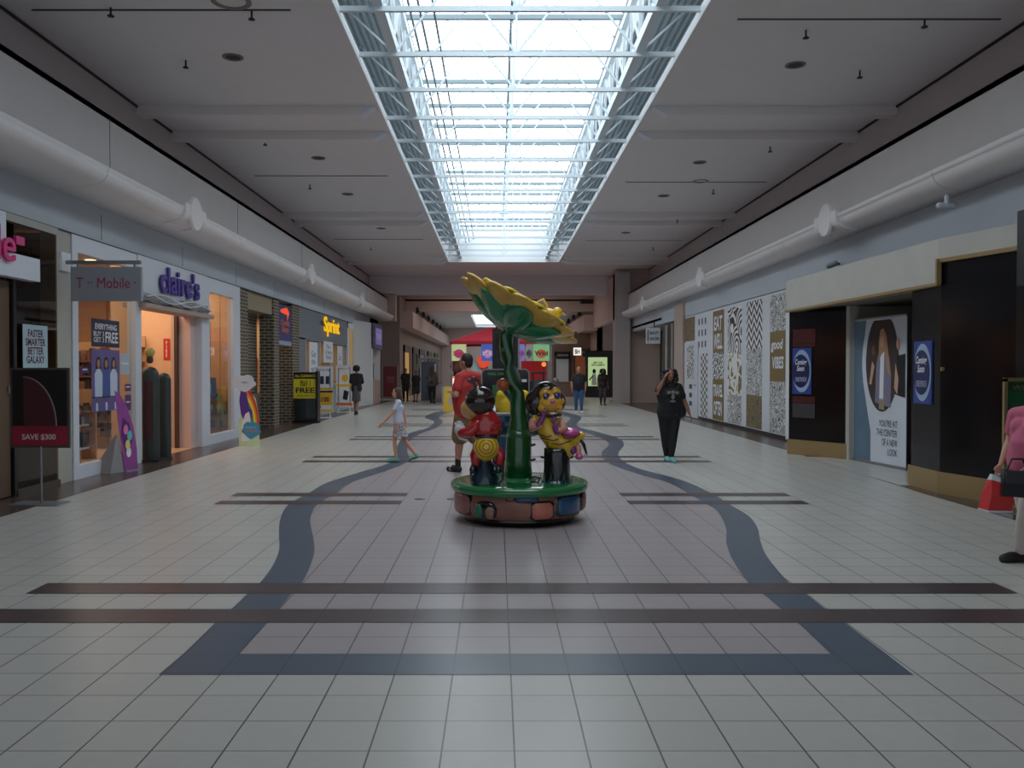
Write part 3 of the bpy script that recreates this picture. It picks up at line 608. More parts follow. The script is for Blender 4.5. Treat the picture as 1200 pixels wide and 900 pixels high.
for a in ((-.16, -.16), (.16, -.16), (-.16, .16), (.16, .16)): part('leg', MB().tube([(-6.78+a[0], 17.5+a[1], .015), (-6.78+a[0]*.8, 17.5+a[1]*.8, .98)], .012, 8), M_steel, t)
part('back_hoop', MB().tube([(-6.96, 17.5, 1.0), (-6.96, 17.5, 1.22), (-6.88, 17.62, 1.3), (-6.66, 17.6, 1.3), (-6.6, 17.5, 1.22)], .013, 8), M_steel, t); part('foot_ring', MB().lathe((-6.78, 17.5, .35), [(.17, 0), (.185, .012), (.17, .024)], 20), M_steel, t)
# --- rainbow standee
t = thing('rainbow_standee', 'white cloud topped cardboard standee with a rainbow and purple mane by the brick shop', 'standee', (-5.15, 17.8, 0))
F = FR('F', 0, 0, 17.8); x0 = -5.36
shape(F, [(x0-.02, 0), (x0+.41, 0), (x0+.40, .6), (x0+.33, 1.0), (x0+.1, 1.25), (x0, 1.1), (x0+.02, .6), (x0-.03, .55)], mat('standee pale green', (196, 224, 180), .6), t, 'board', d=0)
def cloud(cx, cy, rx, ry, seed):
    R = random.Random(seed); return [(cx+(rx*(1+.09*COS(a*7+seed)))*COS(a), cy+(ry*(1+.12*COS(a*5+seed)))*SIN(a)) for a in [2*PI*k/48 for k in range(48)]]
def arcband(r0, r1, c, nme, d):
    A = [(x0+.02+r*COS(a)*.62, .38+r*SIN(a)*1.45) for r, rev in ((r0, 0), (r1, 1)) for a in ([PI/2*k/14 for k in range(15)][::(-1 if rev else 1)])]; shape(F, A, mat('rainbow '+nme, c, .5), t, 'rainbow_band', d=d)
for k, (c, nme) in enumerate((((200, 40, 50), 'red'), ((236, 130, 40), 'orange'), ((240, 220, 60), 'yellow'), ((80, 170, 90), 'green'), ((70, 110, 200), 'blue'))): arcband(.62-.055*k, .565-.055*k, c, nme, .003+.0001*k)
shape(F, [(x0+.02, 1.15), (x0+.13, 1.18), (x0+.17, .95), (x0+.2, .8), (x0+.26, .75), (x0+.25, .55), (x0+.19, .72), (x0+.12, .68), (x0+.07, .55), (x0+.02, .7), (x0-.01, .95)], mat('mane purple', (78, 44, 140), .5), t, 'purple_mane', d=.008)
shape(F, [(x0+.03, .1), (x0+.2, .1), (x0+.23, .5), (x0+.2, .72), (x0+.1, .7), (x0+.04, .5)], M_pw, t, 'white_body', d=.007)
shape(F, cloud(x0+.09, 1.32, .24, .17, 1), mat('cloud pale', (206, 218, 236), .6), t, 'cloud_top', d=.009); text('TAKE', F, x0+.04, 1.31, .12, .04, M_ink, t, d=.011)
shape(F, cloud(x0+.24, .34, .19, .17, 2), mat('cloud blue', (60, 140, 180), .6), t, 'cloud_bottom', d=.009); text('MAKE IT', F, x0+.13, .37, .22, .045, mat('ink cyan', (140, 220, 230), .5), t, d=.011); text('RAINBOW', F, x0+.11, .29, .26, .05, mat('ink orange', (220, 120, 70), .5), t, d=.011)
part('back_strut', MB().add([(x0+.15, 17.8, .9), (x0+.15, 18.1, 0), (x0+.15, 17.8, 0), (x0+.17, 17.8, .9), (x0+.17, 18.1, 0), (x0+.17, 17.8, 0)], [(0, 1, 2), (3, 5, 4), (0, 3, 4, 1)]), mat('grey card', (150, 146, 148), .7), t)
# --- brick shop
M_br = brick('brown brick')
struct('wall_left_2', MB().box(-6.5, XW, 20.25, 20.95, 0, 3.56).box(-6.5, XW, 23.4, 23.95, 0, 3.56).box(-6.5, XW, 25.5, 26.4, 0, 3.56).box(-6.75, -6.6, 20.9, 23.5, .9, 3.3), M_br)
struct('wall_left_3', MB().box(-6.7, -6.15, 20.9, 23.5, 3.1, 3.56), mat('tan header', (150, 134, 110), .8)); struct('wall_left_4', MB().box(-6.75, -6.5, 20.9, 23.5, 0, .95), mat('tan wainscot', (112, 100, 82), .8))
struct('wall_brick_inner', MB().box(-7.6, -7.5, 23.8, 26.0, 0, 3.5), M_br)
t = thing('lit_wall_sign', 'small white lit sign on the dim brick wall', 'sign', (-6.55, 21.8, 2.2)); part('box', MB().box(-6.6, -6.56, 21.4, 21.95, 2.15, 2.4), M_dark, t); F = FR('L', 0, 0, -6.555); text('H', F, 21.5, 2.2, .16, .16, emis('lit white', (255, 250, 235), 2.5), t, bold=.05); text('H', F, 21.7, 2.2, .18, .16, emis('lit white', (255, 250, 235), 2.5), t, bold=.05)
t = thing('meter_box', 'grey metal box on the brick wall beside the standee', 'box', (-6.58, 21.1, 1.95)); part('cabinet', MB().box(-6.59, -6.5, 20.98, 21.3, 1.75, 2.3), M_steel, t); part('lid', MB().box(-6.5, -6.49, 21.0, 21.28, 1.78, 2.27), M_std, t)
t = thing('hanging_shop_banner', 'blue and purple banner with orange scribbled lettering above the brick shop doorway', 'banner', (XW, 24.7, 2.25))
F = FR('L', 0, 0, -6.12); rect(F, 24.0, 25.45, 2.3, 3.45, mat('indigo banner', (52, 54, 108), .6, noise=.4, nscale=2), t, 'cloth'); rect(F, 24.0, 25.45, 2.3, 2.42, mat('banner foot', (150, 160, 190), .6), t, 'pale_hem', d=.006)
text('Comic\nStory', F, 24.2, 2.62, 1.0, .42, mat('orange ink', (226, 108, 60), .5), t, bold=.03, d=.008, shear=.2); shape(F, [(24.15, 3.3), (24.9, 3.4), (25.2, 3.25), (24.9, 3.0), (24.95, 3.18), (24.2, 3.22)], emis('red flare', (235, 80, 50), .8), t, 'red_flare', d=.008)
t = thing('orange_shop_display', 'dim orange stacked display inside the brick shop doorway', 'display', (-7.0, 25.0, 0))
part('lower_bin', MB().box(-7.2, -6.9, 24.9, 25.4, 0, .9), mat('dark crate', (60, 40, 34), .7), t); part('orange_tower', MB().tube([(-7.05, 24.7, 1.2), (-7.05, 24.7, 1.85)], .16), mat('orange glow', (170, 96, 56), .6, emit=.15), t); part('post', MB().tube([(-7.05, 24.7, 0), (-7.05, 24.7, 1.2)], .12), M_dark, t)
LIGHTS += [('brick shop light', (-6.9, 24.6, 3.4), .6, 1.2, 6, (1, .75, .5))]
# --- Sprint shop
struct('wall_left_5', MB().box(-6.3, XW, 26.4, 34.9, 2.55, 3.56).box(-6.25, XW, 26.4, 27.2, 0, 2.6), mat('grey fascia panel', (112, 118, 126), .6))
struct('window_6', MB().box(-6.15, -6.14, 27.2, 34.9, 1.05, 2.55), M_glass)
mb = MB()
for y in (27.2, 29.4, 31.6, 33.6, 34.8): mb.box(-6.2, -6.08, y, y+.07, 0, 2.55)
mb.box(-6.2, -6.08, 27.2, 34.9, 1.0, 1.08).box(-6.2, -6.08, 27.2, 34.9, 0, .1); struct('trim_85', mb, mat('pale aluminium', (176, 180, 184), .4))
struct('window_7', MB().box(-6.15, -6.14, 27.2, 34.9, .1, 1.0), mat('frosted lower glass', (150, 156, 160), .4))
struct('wall_shop_back_2', MB().box(-9.1, -9, 26.4, 35, 0, 3.56).box(-9, -6.3, 34.95, 35.05, 0, 3.56), M_warm)
LIGHTS += [('phone shop light', (-7.6, 30.5, 3.5), 2, 6, 60, (1, .72, .45))]
t = thing('shop_letters', 'glowing yellow letters spelling Sprint on a grey fascia', 'sign', (-6.05, 31.4, 2.9))
text('Sprint', FR('L', 0, 0, -6.1), 30.0, 2.78, 2.9, .70, emis('sprint yellow', (250, 190, 30), .75), t, d=.03, ext=.03, bold=.012); rect(FR('L', 0, 0, -6.1), 29.6, 33.2, 3.15, 3.3, mat('letter backing', (50, 50, 56), .6), t, 'rail', d=.02)  # dark backing rail behind the letters
for k, (a, b, z0, z1, tx, l) in enumerate(((27.6, 28.9, 1.15, 2.5, 'Get\nthe\nnew\n5', 'tall white narrow poster nearest the yellow sale sign in the phone shop window'), (29.9, 31.6, 1.85, 2.6, 'Flex\nis here\nNow', 'large white poster with blue lettering under the yellow Sprint letters'), (32.5, 33.5, 1.15, 2.5, 'Save\nbig\nnow', 'tall white narrow poster right of the large white poster'))):
    t = thing('window_poster', l, 'poster', (XW, a, z0)); F = FR('L', 0, 0, -6.06); rect(F, a, b, z0, z1, M_wht, t, 'sheet'); text(tx, F, a+.25, z0+.12, (b-a)-.5, (z1-z0)*.7, mat('slate ink', (60, 66, 96), .5), t)
def aframe(x, y, w, hh, lab, draw):
    t = thing('floor_sign', lab, 'sign', (x+w/2, y, 0), None); draw(t, FR('F', 0, 0, y), x, w, hh)
    for q in (x+.08, x+w-.11): part('leg', MB().box(q, q+.03, y, y+.03, 0, hh), M_wht, t)
    part('foot', MB().box(x+.04, x+w-.04, y-.18, y+.18, 0, .015), M_wht, t)
M_yel = mat('sale yellow', (222, 208, 40), .5); M_or = mat('sale orange', (232, 176, 40), .5)
def dA(t, F, x, w, h):
    rect(F, x, x+w, .2, 1.7, M_wht, t, 'board', d=0, t=.02); rect(F, x+.02, x+w-.02, .2, .84, M_or, t, 'offer_panel'); rect(F, x, x+w, .84, .90, M_dark, t, 'black_bar', d=.005); rect(F, x+.05, x+w-.05, .28, .42, M_wht, t, 'white_note', d=.005); rect(F, x, x+w, .92, 1.0, M_or, t, 'orange_bar', d=.005)
    text('$100', F, x+.12, .5, w-.24, .2, mat('ink dark', (60, 36, 40), .5), t, d=.006, bold=.03); shape(F, oval(x+.13, .36, .09, .09), M_dark, t, 'roundel', d=.007)
    text('Two for One', F, x+.1, 1.55, w-.2, .08, M_ink, t, d=.006)
    for q in (.2, .38): rect(F, x+q, x+q+.12, 1.12, 1.38, M_ink, t, 'phone_picture', d=.006)
aframe(-6.03, 28.2, .62, 1.66, 'white and orange floor sign reading $100 in front of the phone shop', dA)
def dB(t, F, x, w, h):
    rect(F, x, x+w, .2, 1.75, M_wht, t, 'board', d=0, t=.02); rect(F, x, x+w, .26, .36, mat('sale red orange', (214, 110, 50), .5), t, 'red_bar'); rect(F, x, x+w, .96, 1.05, M_or, t, 'orange_bar')
    shape(F, [(x+.25, .5), (x+.42, .45), (x+.48, .78), (x+.3, .84)], M_dark, t, 'phone_picture', d=.005); shape(F, oval(x+.34, 1.28, .12, .14), M_or, t, 'orange_picture', d=.005); text('Switch now', F, x+.08, 1.6, w-.16, .08, mat('sale red orange', (214, 110, 50), .5), t, d=.005)
aframe(-5.99, 31.8, .62, 1.68, 'white floor sign with orange bars beside the woman in the grey skirt', dB)
t = thing('sale_stand', 'yellow and black clearance sign reading FREE on a dark glass stand', 'sign', (-5.68, 25.4, 0))
F = FR('F', 0, 0, 25.4); rect(F, -6.04, -5.36, 1.32, 1.52, M_dark, t, 'header'); rect(F, -6.04, -5.36, .74, 1.32, M_yel, t, 'yellow_board'); text('ALL CLEARANCE', F, -6.00, 1.37, .6, .08, M_yel, t, d=.006, bold=.02); text('BUY 1\nGET 1', F, -5.84, 1.1, .3, .17, M_dark, t, d=.006, bold=.03); text('FREE', F, -5.98, .9, .56, .16, M_dark, t, d=.006, bold=.03); text('ADD PRICES', F, -5.94, .79, .48, .06, M_dark, t, d=.006)
part('case', MB().box(-6.04, -5.34, 25.42, 25.7, .06, .74), glass('case glass', (150, 156, 158)), t); part('side_post', MB().box(-5.38, -5.32, 25.35, 25.7, 0, 1.55), M_dark, t); part('base_plate', MB().box(-6.06, -5.32, 25.3, 25.75, 0.003, .06), M_dark, t); part('roundel', MB().lathe((-5.56, 25.4, .45), [(.001, 0), (.01, 0)], 4), M_dark, t)
# --- white angled shop wall, purple sign shop
def wallseg(name, a, b, z0, z1, m, th=.12):
    u = Vector((b[0]-a[0], b[1]-a[1], 0)); L = u.length; M = FRd((a[0], a[1], 0), u); return struct(name, MB(M).box(0, L, z0, z1, -th, 0), m)
struct('wall_left_6', MB().box(-6.3, -6.1, 34.9, 35.1, 0, 3.56).box(-6.3, -6.1, 34.9, 36.5, 2.9+.4, 3.56), M_wht)
t = thing('lit_shop_window', 'narrow tall lit window left of the white angled wall', 'window', (-6.1, 35.6, 0)); part('pane', MB().box(-6.16, -6.14, 35.1, 36.4, .9, 3.3), emis('amber pane', (196, 160, 110), .35), t); part('frame', MB().box(-6.14, -6.08, 35.05, 35.2, 0, 3.3).box(-6.14, -6.08, 35.2, 36.4, 0, .9), M_wht, t)
wallseg('wall_left_7', (-6.1, 36.4), (-5.65, 38.5), 0, 3.7, mat('pale wall', (206, 206, 206), .7)); struct('wall_left_8', MB().box(-5.75, -5.6, 38.5, 38.62, 0, 3.6).box(-6.5, -5.62, 41.0, 41.15, 0, 3.6), M_wht)
struct('wall_left_9', MB().box(-6.9, -6.8, 38.5, 41.1, 0, 3.6), mat('blush shop interior', (196, 160, 136), .8, emit=.10))
struct('wall_left_10', MB().box(-5.75, -5.5, 38.5, 41.1, 2.55, 3.7), mat('violet grey fascia', (90, 88, 110), .7))
t = thing('shop_sign_panel', 'small purple lit sign above the blush coloured shop', 'sign', (-5.5, 39.6, 2.7)); F = FR('L', 0, 0, -5.49); rect(F, 38.8, 40.8, 2.75, 3.5, mat('purple sign', (110, 96, 170), .5, emit=.3), t, 'panel'); text('CORNER', F, 39.0, 3.0, 1.6, .25, M_pw, t, bold=.03)
t = thing('round_mirror_display', 'dark framed display on the counter of the blush coloured shop', 'display', (-5.9, 39.6, 0)); part('counter', MB().box(-6.2, -5.6, 38.9, 40.9, 0, 1.1), mat('blush counter', (190, 160, 146), .6), t); part('picture', MB().box(-5.9, -5.85, 39.0, 40.7, 1.15, 1.9), mat('mixed print', (110, 90, 84), .6, noise=.6, nscale=3), t)
# far left region
struct('wall_left_11', MB().box(-6.3, -6.1, 41.1, 44, 0, 4.3), mat('dark pilaster', (70, 64, 62), .8))
t = thing('red_notice_board', 'dark red upright notice board near the far left people', 'sign', (-5.4, 42.5, 0)); F = FR('F', 0, 0, 42.5); rect(F, -5.65, -4.95, .25, 1.75, mat('dark red board', (110, 30, 34), .6), t, 'panel'); text('COMING\nSOON', F, -5.5, .95, .42, .3, mat('dull pink ink', (170, 110, 110), .6), t); part('post', MB().box(-5.7, -5.65, 42.48, 42.54, 0, 1.8).box(-4.95, -4.9, 42.48, 42.54, 0, 1.8), M_steel, t)
for k, (y, c, e, w) in enumerate(((48.5, (190, 146, 80), .35, 2.8), (53.5, (60, 58, 66), 0, 2.6), (58, (110, 122, 130), .12, 4), (65, (80, 70, 66), 0, 4), (72, (120, 110, 100), .1, 4))):
    t = thing('shop_entrance', ('amber lit', 'dark', 'pale blue', 'dim brown', 'dim grey')[k]+' shop opening on the left side of the far corridor', 'shopfront', (-5.3, y, 0)); part('opening', MB().box(-5.29, -5.26, y, y+w, 0, 2.6), mat('opening %d' % k, c, .6, emit=e), t); part('surround', MB().box(-5.29, -5.2, y-.15, y, 0, 3).box(-5.29, -5.2, y+w, y+w+.15, 0, 3).box(-5.29, -5.2, y-.15, y+w+.15, 2.6, 3), M_brn, t)
for k in range(6): 
    t = thing('spotlight', 'small dark spotlight hanging from the far left soffit', 'spotlight', (-4.5, 49+k*4, 4.7), 'spotlights on the far left soffit'); part('lamp', MB().tube([(-4.55, 49+k*4, 5.1), (-4.5, 49+k*4, 4.95)], .09), M_dark, t); part('stem', MB().tube([(-4.6, 49+k*4, 4.8), (-4.58, 49+k*4, 5.05)], .03), M_dark, t)
    t = thing('spotlight', 'small dark spotlight hanging from the far right soffit', 'spotlight', (5.0, 52+k*4, 4.7), 'spotlights on the far right soffit'); part('lamp', MB().tube([(5.05, 52+k*4, 5.1), (5.0, 52+k*4, 4.95)], .09), M_dark, t); part('stem', MB().tube([(5.12, 52+k*4, 4.8), (5.1, 52+k*4, 5.05)], .03), M_dark, t)
# ================================================================ RIGHT SIDE
XR_ = 6.5
M_gold = mat('brass trim', (150, 124, 82), .5, metal=.2)
M_stone = mat('travertine band', (186, 182, 174), .7, noise=.12, nscale=3)
M_gran = tile('black granite', (13, 13, 15), step=.6, jw=.003, jdark=.3, rough=.15, var=.2, spec=.25)
# mural hoarding
t = thing('mural_hoarding', 'long white hoarding covered with black, white and gold drawn panels on the right', 'hoarding', (6.5, 24, 0))
part('white_board', MB().box(6.5, 6.62, 19.1, 29.4, .1, 3.42), mat('hoarding white', (214, 216, 224), .6), t); part('end_post', MB().box(6.44, 6.5, 18.8, 19.0, .05, 3.4), M_wht, t); part('end_return', MB().box(6.5, 6.62, 18.8, 19.1, .05, 3.4), mat('hoarding white', (214, 216, 224), .6), t)
part('base_rail', MB().box(6.54, 6.62, 18.8, 27.2, 0.003, .1), M_dark, t)
FM = FR('R', 0, 0, 6.5)
def mp(y0, y1, z0, z1, m, nme='art_panel', d=.004): return rect(FM, -y1, -y0, z0, z1, m, t, nme, d=d)
GD = (122, 100, 54)
D1, D2, D3, D4, D5, D6 = doodle('art one', 'noise', 4.5, dist=8), doodle('art two', 'wave', 3.2, dist=8), doodle('art rings', 'rings', 7), doodle('art chevrons', 'zig', 4.6), doodle('art squiggle', 'noise', 7, dist=6), doodle('art gold', 'noise', 6, a=(150, 130, 84), b2=(50, 46, 40), dist=8)
M_gp = mat('gold panel', GD, .5)
mp(28.0, 29.4, 2.55, 3.35, D6); mp(26.3, 27.2, .12, 2.1, D4)
mp(24.4, 25.65, 2.1, 3.33, M_gp, 'gold_panel'); mp(24.4, 25.65, 1.32, 2.1, D2); mp(24.4, 25.65, .12, 1.32, M_gp, 'gold_panel')
mp(22.65, 24.0, 2.07, 3.3, D3); mp(22.65, 24.0, .9, 2.07, doodle('art gold white', 'noise', 2.2, a=(232, 230, 226), b2=GD, dist=2.5)); mp(22.65, 24.0, .12, .9, D1)
mp(20.9, 22.2, 2.1, 3.34, D4); mp(20.9, 22.2, .95, 2.1, D5); mp(20.9, 22.2, .12, .95, D6)
mp(19.2, 20.3, 2.49, 3.34, D1); mp(19.2, 20.3, 1.32, 2.49, M_gp, 'gold_panel'); mp(19.2, 20.3, .12, 1.32, D5)
for s_, y, z, w, h in (('EAT', 25.5, 2.75, .95, .42), ('WELL', 25.5, 2.2, .95, .45), ('TRAVEL', 25.55, .80, 1.05, .36), ('OFTEN', 25.5, .25, .95, .42), ('good', 20.2, 2.0, .85, .3), ('VIBES', 20.1, 1.62, .8, .28)): text(s_, FM, -y, z, w, h, M_pw, t, d=.01, bold=.03, shear=.15)
R = random.Random(3)
for i in range(3):
    for j in range(3): mp(26.5+i*.42, 26.66+i*.42, 2.3+j*.36, 2.5+j*.36, mat('icon grey', (70, 70, 74), .6), 'icon')
dr = part('door_leaf', MB().box(6.46, 6.5, 27.45, 29.35, .02, 2.5), mat('hoarding door', (206, 208, 216), .6), t)
part('door_art', MB().box(6.452, 6.456, 28.0, 28.9, 1.3, 2.4), D2, dr); part('door_handle', MB().tube([(6.45, 27.6, 1.1), (6.40, 27.6, 1.1), (6.40, 27.75, 1.1)], .015, 8), M_steel, dr)
for j in range(3): part('door_icon', MB().box(6.452, 6.456, 28.2, 28.6, .4+j*.28, .55+j*.28), mat('icon grey', (70, 70, 74), .6), dr)
struct('wall_right_1', MB().box(6.42, 6.9, 29.45, 30.9, 0, 3.9), mat('pinkish pilaster', (176, 156, 144), .8, noise=.06))
struct('wall_right_2', MB().box(6.55, 6.8, 30.9, 33.7, 0, 3.5), mat('dark shopfront', (44, 40, 38), .5)); struct('trim_86', MB().box(6.5, 6.56, 31.7, 31.8, 0, 3.3).box(6.5, 6.56, 32.7, 32.9, 0, 3.3), M_beige)
struct('wall_right_3', MB().box(6.3, 10, 41.0, 41.2, 0, 4.0), mat('taupe shutter', (176, 160, 148), .7)); struct('trim_87', MB().box(7.85, 7.9, 40.9, 41.0, 0, 3.5).box(6.35, 6.38, 40.95, 41.0, 0, 3.5), M_blk)
struct('wall_right_4', MB().box(5.66, 6.35, 40.6, 41.6, 0, 6.2), mat('grey column', (176, 166, 164), .8)); struct('wall_right_5', MB().box(9.9, 10, 33.7, 41, 0, 4.3), M_pink)
struct('ceiling_recess', MB().box(6.5, 10, 33.7, 41, 3.55, 3.65), mat('recess soffit', (120, 110, 106), .9))
t = thing('blade_sign', 'white hanging blade sign with blue grey lettering on the right, before the taupe shutter', 'sign', (6.2, 33.7, 2.6)); part('box', MB().box(5.9, 6.45, 33.65, 33.75, 2.62, 3.25), M_wht, t)
F = FR('F', 0, 0, 33.64); text('REGIS\nSALON', F, 6.02, 2.78, .36, .32, mat('slate ink', (60, 66, 96), .5), t, bold=.03) if False else None
rect(F, 5.94, 5.98, 2.72, 3.15, mat('slate ink', (60, 66, 96), .5), t, 'edge_mark')
for z in (2.76, 2.98): text('SALON' if z < 2.9 else 'BEAUTY', F, 6.03, z, .36, .12, mat('slate ink', (60, 66, 96), .5), t, bold=.02)
part('bracket', MB().box(6.2, 6.24, 33.68, 33.72, 3.25, 3.5), M_dark, t)
# black granite shop
def wseg(name, a, b, z0, z1, m, th=.15): return wallseg(name, a, b, z0, z1, m, th)
def rpoly(P, z0, z1, th=.15):
    mb = MB()
    for a, b in zip(P, P[1:]):
        u = Vector((b[0]-a[0], b[1]-a[1], 0)); L = u.length; k = MB(FRd((a[0], a[1], 0), u)).box(0, L, z0, z1, -th, 0); o = len(mb.v); mb.v += k.v; mb.f += [[i+o for i in f] for f in k.f]; mb.mi += k.mi; mb.sm += k.sm
    return mb
PA = [(6.5, 17.2), (5.55, 16.2), (5.85, 15.72), (6.2, 15.15)]
PB = [(6.35, 12.2), (5.74, 11.8), (5.72, 11.0), (6.02, 9.9), (6.02, 5.0)]
struct('wall_right_6', rpoly(PA, .28, 2.72), M_gran); struct('trim_88', rpoly([(6.5, 17.22), (5.52, 16.2), (5.83, 15.7), (6.2, 15.1)], 0, .28), M_gold)
PB2 = PB[1:]
struct('wall_right_7', rpoly(PB[:3], .28, 2.72), M_gran); struct('wall_right_8', rpoly(PB[2:], .28, 3.0), M_gran); struct('trim_89', rpoly([(6.35, 12.24), (5.71, 11.83), (5.69, 11.0), (5.99, 9.9), (5.99, 5)], 0, .28), M_gold)
SB = [(5.5, 16.25), (5.68, 11.0), (5.98, 9.9), (5.98, 5)]
struct('trim_90', rpoly(SB[:2], 2.72, 3.28, .3), M_stone); struct('trim_91', rpoly(SB[1:], 3.02, 3.28, .3), M_stone); struct('trim_92', rpoly([(6.6, 17.3), (5.5, 16.25)], 2.72, 3.28, .1), M_stone)
struct('trim_93', rpoly([(5.48, 16.25), (5.66, 11.0)], 2.68, 2.72, .2).box(5.64, 5.7, 10.96, 11.0, 2.7, 3.02), M_gold); struct('trim_94', rpoly([(5.66, 11.0), (5.96, 9.9), (5.96, 5)], 2.97, 3.02, .2), M_gold)
struct('ceiling_entry', MB().add([(5.6, 16.2, 2.73), (5.75, 11.0, 2.73), (7.7, 11.0, 2.73), (7.7, 16.9, 2.73)], [(0, 1, 2, 3)]), mat('entry soffit', (110, 106, 100), .8))
struct('wall_right_9', MB().box(6.5, 6.8, 17.2, 19.0, 2.7, 3.45).box(6.6, 6.8, 16.9, 18.8, 0, 2.75), M_dark); struct('wall_right_10', MB().box(7.6, 7.75, 11, 17, 0, 2.73), mat('dark shutter', (34, 32, 32), .6)); struct('wall_right_11', MB().box(6.2, 6.36, 15.0, 15.25, 0, 2.72).box(6.3, 7.7, 15.1, 15.25, 0, 2.72), M_beige); struct('wall_right_12', MB().box(6.35, 7.7, 12.15, 12.3, 0, 2.73), M_gran)
struct('wall_right_13', MB().box(6.3, 10, 4.9, 5.0, 0, 3.3), M_dark)
mb = MB()
for k in range(9): mb.box(7.5, 7.56, 12.4, 15.0, 2.42+k*.035-.1, 2.44+k*.035-.1)
struct('trim_95', mb, M_dk)
# banner
t = thing('roll_banner', 'tall blue and white banner with a photo of women in the black shop entrance', 'banner', (6.4, 14.2, 0))
u = Vector((6.46-6.28, 13.45-15.0, 0)); FB = FRd((6.28, 15.0, 0), u) @ Matrix.Diagonal((.875, 1, 1, 1)); W = u.length/.875
rect(FB, 0, W, .03, 2.45, mat('banner white', (206, 210, 220), .6), t, 'sheet', d=0, t=.01)
shape(FB, [(0.01, .05), (.62, .05), (.62, .55), (.5, .9), (.34, 1.4), (.33, 1.9), (.45, 2.44), (.01, 2.44)], mat('banner blue grey', (88, 112, 132), .6, noise=.35, nscale=1.5), t, 'blue_panel', d=.002)
shape(FB, [(min(p[0], W-.01), min(p[1], 2.44)) for p in oval(.93, 1.72, .62, .86, 48)], mat('banner white', (206, 210, 220), .6), t, 'pale_ring', d=.003)
def clip(P, x1, y1): return [(min(p[0], x1), min(p[1], y1)) for p in P]
shape(FB, clip(oval(1.0, 1.72, .55, .82, 48), W-.02, 2.42), mat('picture brown', (58, 44, 42), .6, noise=.4, nscale=3), t, 'photo', d=.005)
M_blz = mat('lilac blazer', (124, 116, 140), .6); M_bl = mat('blonde', (172, 130, 92), .6); M_fs = mat('face tone', (204, 152, 128), .6); M_fd = mat('dark face tone', (112, 72, 54), .6)
shape(FB, [(.78, 1.05), (1.3, .98), (1.32, 1.5), (1.25, 1.82), (1.1, 1.95), (.92, 1.92), (.82, 1.7)], M_blz, t, 'blazer_picture', d=.008); shape(FB, [(.93, 1.1), (1.06, 1.1), (1.09, 1.9), (.96, 1.9)], M_pw, t, 'blouse_picture', d=.010); shape(FB, [(.92, .95), (1.1, .93), (1.1, 1.12), (.93, 1.12)], mat('striped skirt', (150, 134, 110), .6), t, 'skirt_picture', d=.010)
shape(FB, [(.92, 1.75), (.9, 2.05), (.96, 2.26), (1.06, 2.28), (1.16, 2.15), (1.25, 1.75), (1.32, 1.5), (1.2, 1.55), (1.1, 1.9), (1.0, 1.85)], M_bl, t, 'blonde_hair_picture', d=.011); shape(FB, oval(1.02, 2.06, .065, .10, 20), M_fs, t, 'face_picture', d=.013)
shape(FB, [(.6, 1.55), (.75, 1.5), (.88, 1.85), (.86, 2.1), (.74, 2.16), (.66, 2.0)], mat('brown hair', (60, 40, 32), .6), t, 'dark_hair_picture', d=.009); shape(FB, oval(.72, 1.92, .05, .09, 18), M_fd, t, 'face_picture', d=.011); shape(FB, [(.58, 1.35), (.66, 1.35), (.76, 1.66), (.68, 1.74)], M_fs, t, 'arm_picture', d=.011)
shape(FB, [(1.44, 1.2), (W-.03, 1.15), (W-.03, 1.85), (1.5, 1.82)], M_dark, t, 'black_dress_picture', d=.009); shape(FB, oval(1.53, 2.02, .05, .10, 18), M_fs, t, 'face_picture', d=.011); shape(FB, [(1.42, 1.3), (1.52, 1.2), (1.56, 1.45), (1.46, 1.7)], M_fs, t, 'arm_picture', d=.012)
M_ti = mat('slate text', (58, 66, 84), .5)
for k, (s_, x, w) in enumerate((("YOU'RE AT", .92, .6), ('THE CENTER', .84, .68), ('OF A NEW', 1.02, .5), ('LOOK', 1.22, .3))): text(s_, FB, x, .66-k*.155, w, .11, M_ti, t, d=.006, bold=.0)
part('bottom_rail', MB(FB).box(-.02, W+.02, 0.006, .05, -.08, .02), M_steel, t); part('top_rail', MB(FB).box(0, W, 2.45, 2.48, -.02, .01), M_steel, t); part('back_pole', MB(FB).box(W/2, W/2+.02, .05, 2.45, -.05, -.03), M_steel, t)
# coming soon signs
def soon(M, w, h, lab):
    t = thing('coming_soon_sign', lab, 'sign', M.translation, 'coming soon signs'); rect(M, 0, w, 0, h, mat('royal blue', (40, 62, 140), .4), t, 'panel', d=.02, t=.02)
    shape(M, oval(w/2, h/2, w*.49, h*.46, 40), mat('silver swirl', (150, 172, 200), .4, noise=.3, nscale=4), t, 'swirl', d=.022); shape(M, oval(w*.46, h*.5, w*.47, h*.36, 40), mat('deep blue', (20, 30, 84), .4), t, 'disc', d=.025)
    text('Coming\nSoon', M, w*.16, h*.5, w*.62, h*.26, M_pw, t, d=.027, bold=.02, shear=.25); text('ONE PUNCH', M, w*.18, h*.27, w*.58, h*.1, mat('pale ink 2', (190, 200, 220), .5), t, d=.027)
    return t
soon(FRd((5.738, 11.70, 1.14), (-.02, -.80, 0)), .50, .84, 'blue oval Coming Soon sign on the black pier right of the banner')
soon(FRd((5.60, 16.12, 1.14), (.3, -.48, 0)), .42, .86, 'blue Coming Soon sign on the black pier beside the mural hoarding')
t = thing('sign_reflection', 'dark red and grey painted reflection on the black pier beside the mural', 'panel', (5.62, 16.1, .3)); F = FRd((5.6, 16.12, 0), (.3, -.48, 0)); rect(F, 0, .5, .98, 1.1, mat('reflected red', (70, 22, 26), .3), t, 'red_strip', d=.012); rect(F, 0, .5, .7, .97, mat('dim grey', (54, 56, 60), .3), t, 'grey_reflection', d=.012)  # reflection in the polished granite, put into flat coloured patches
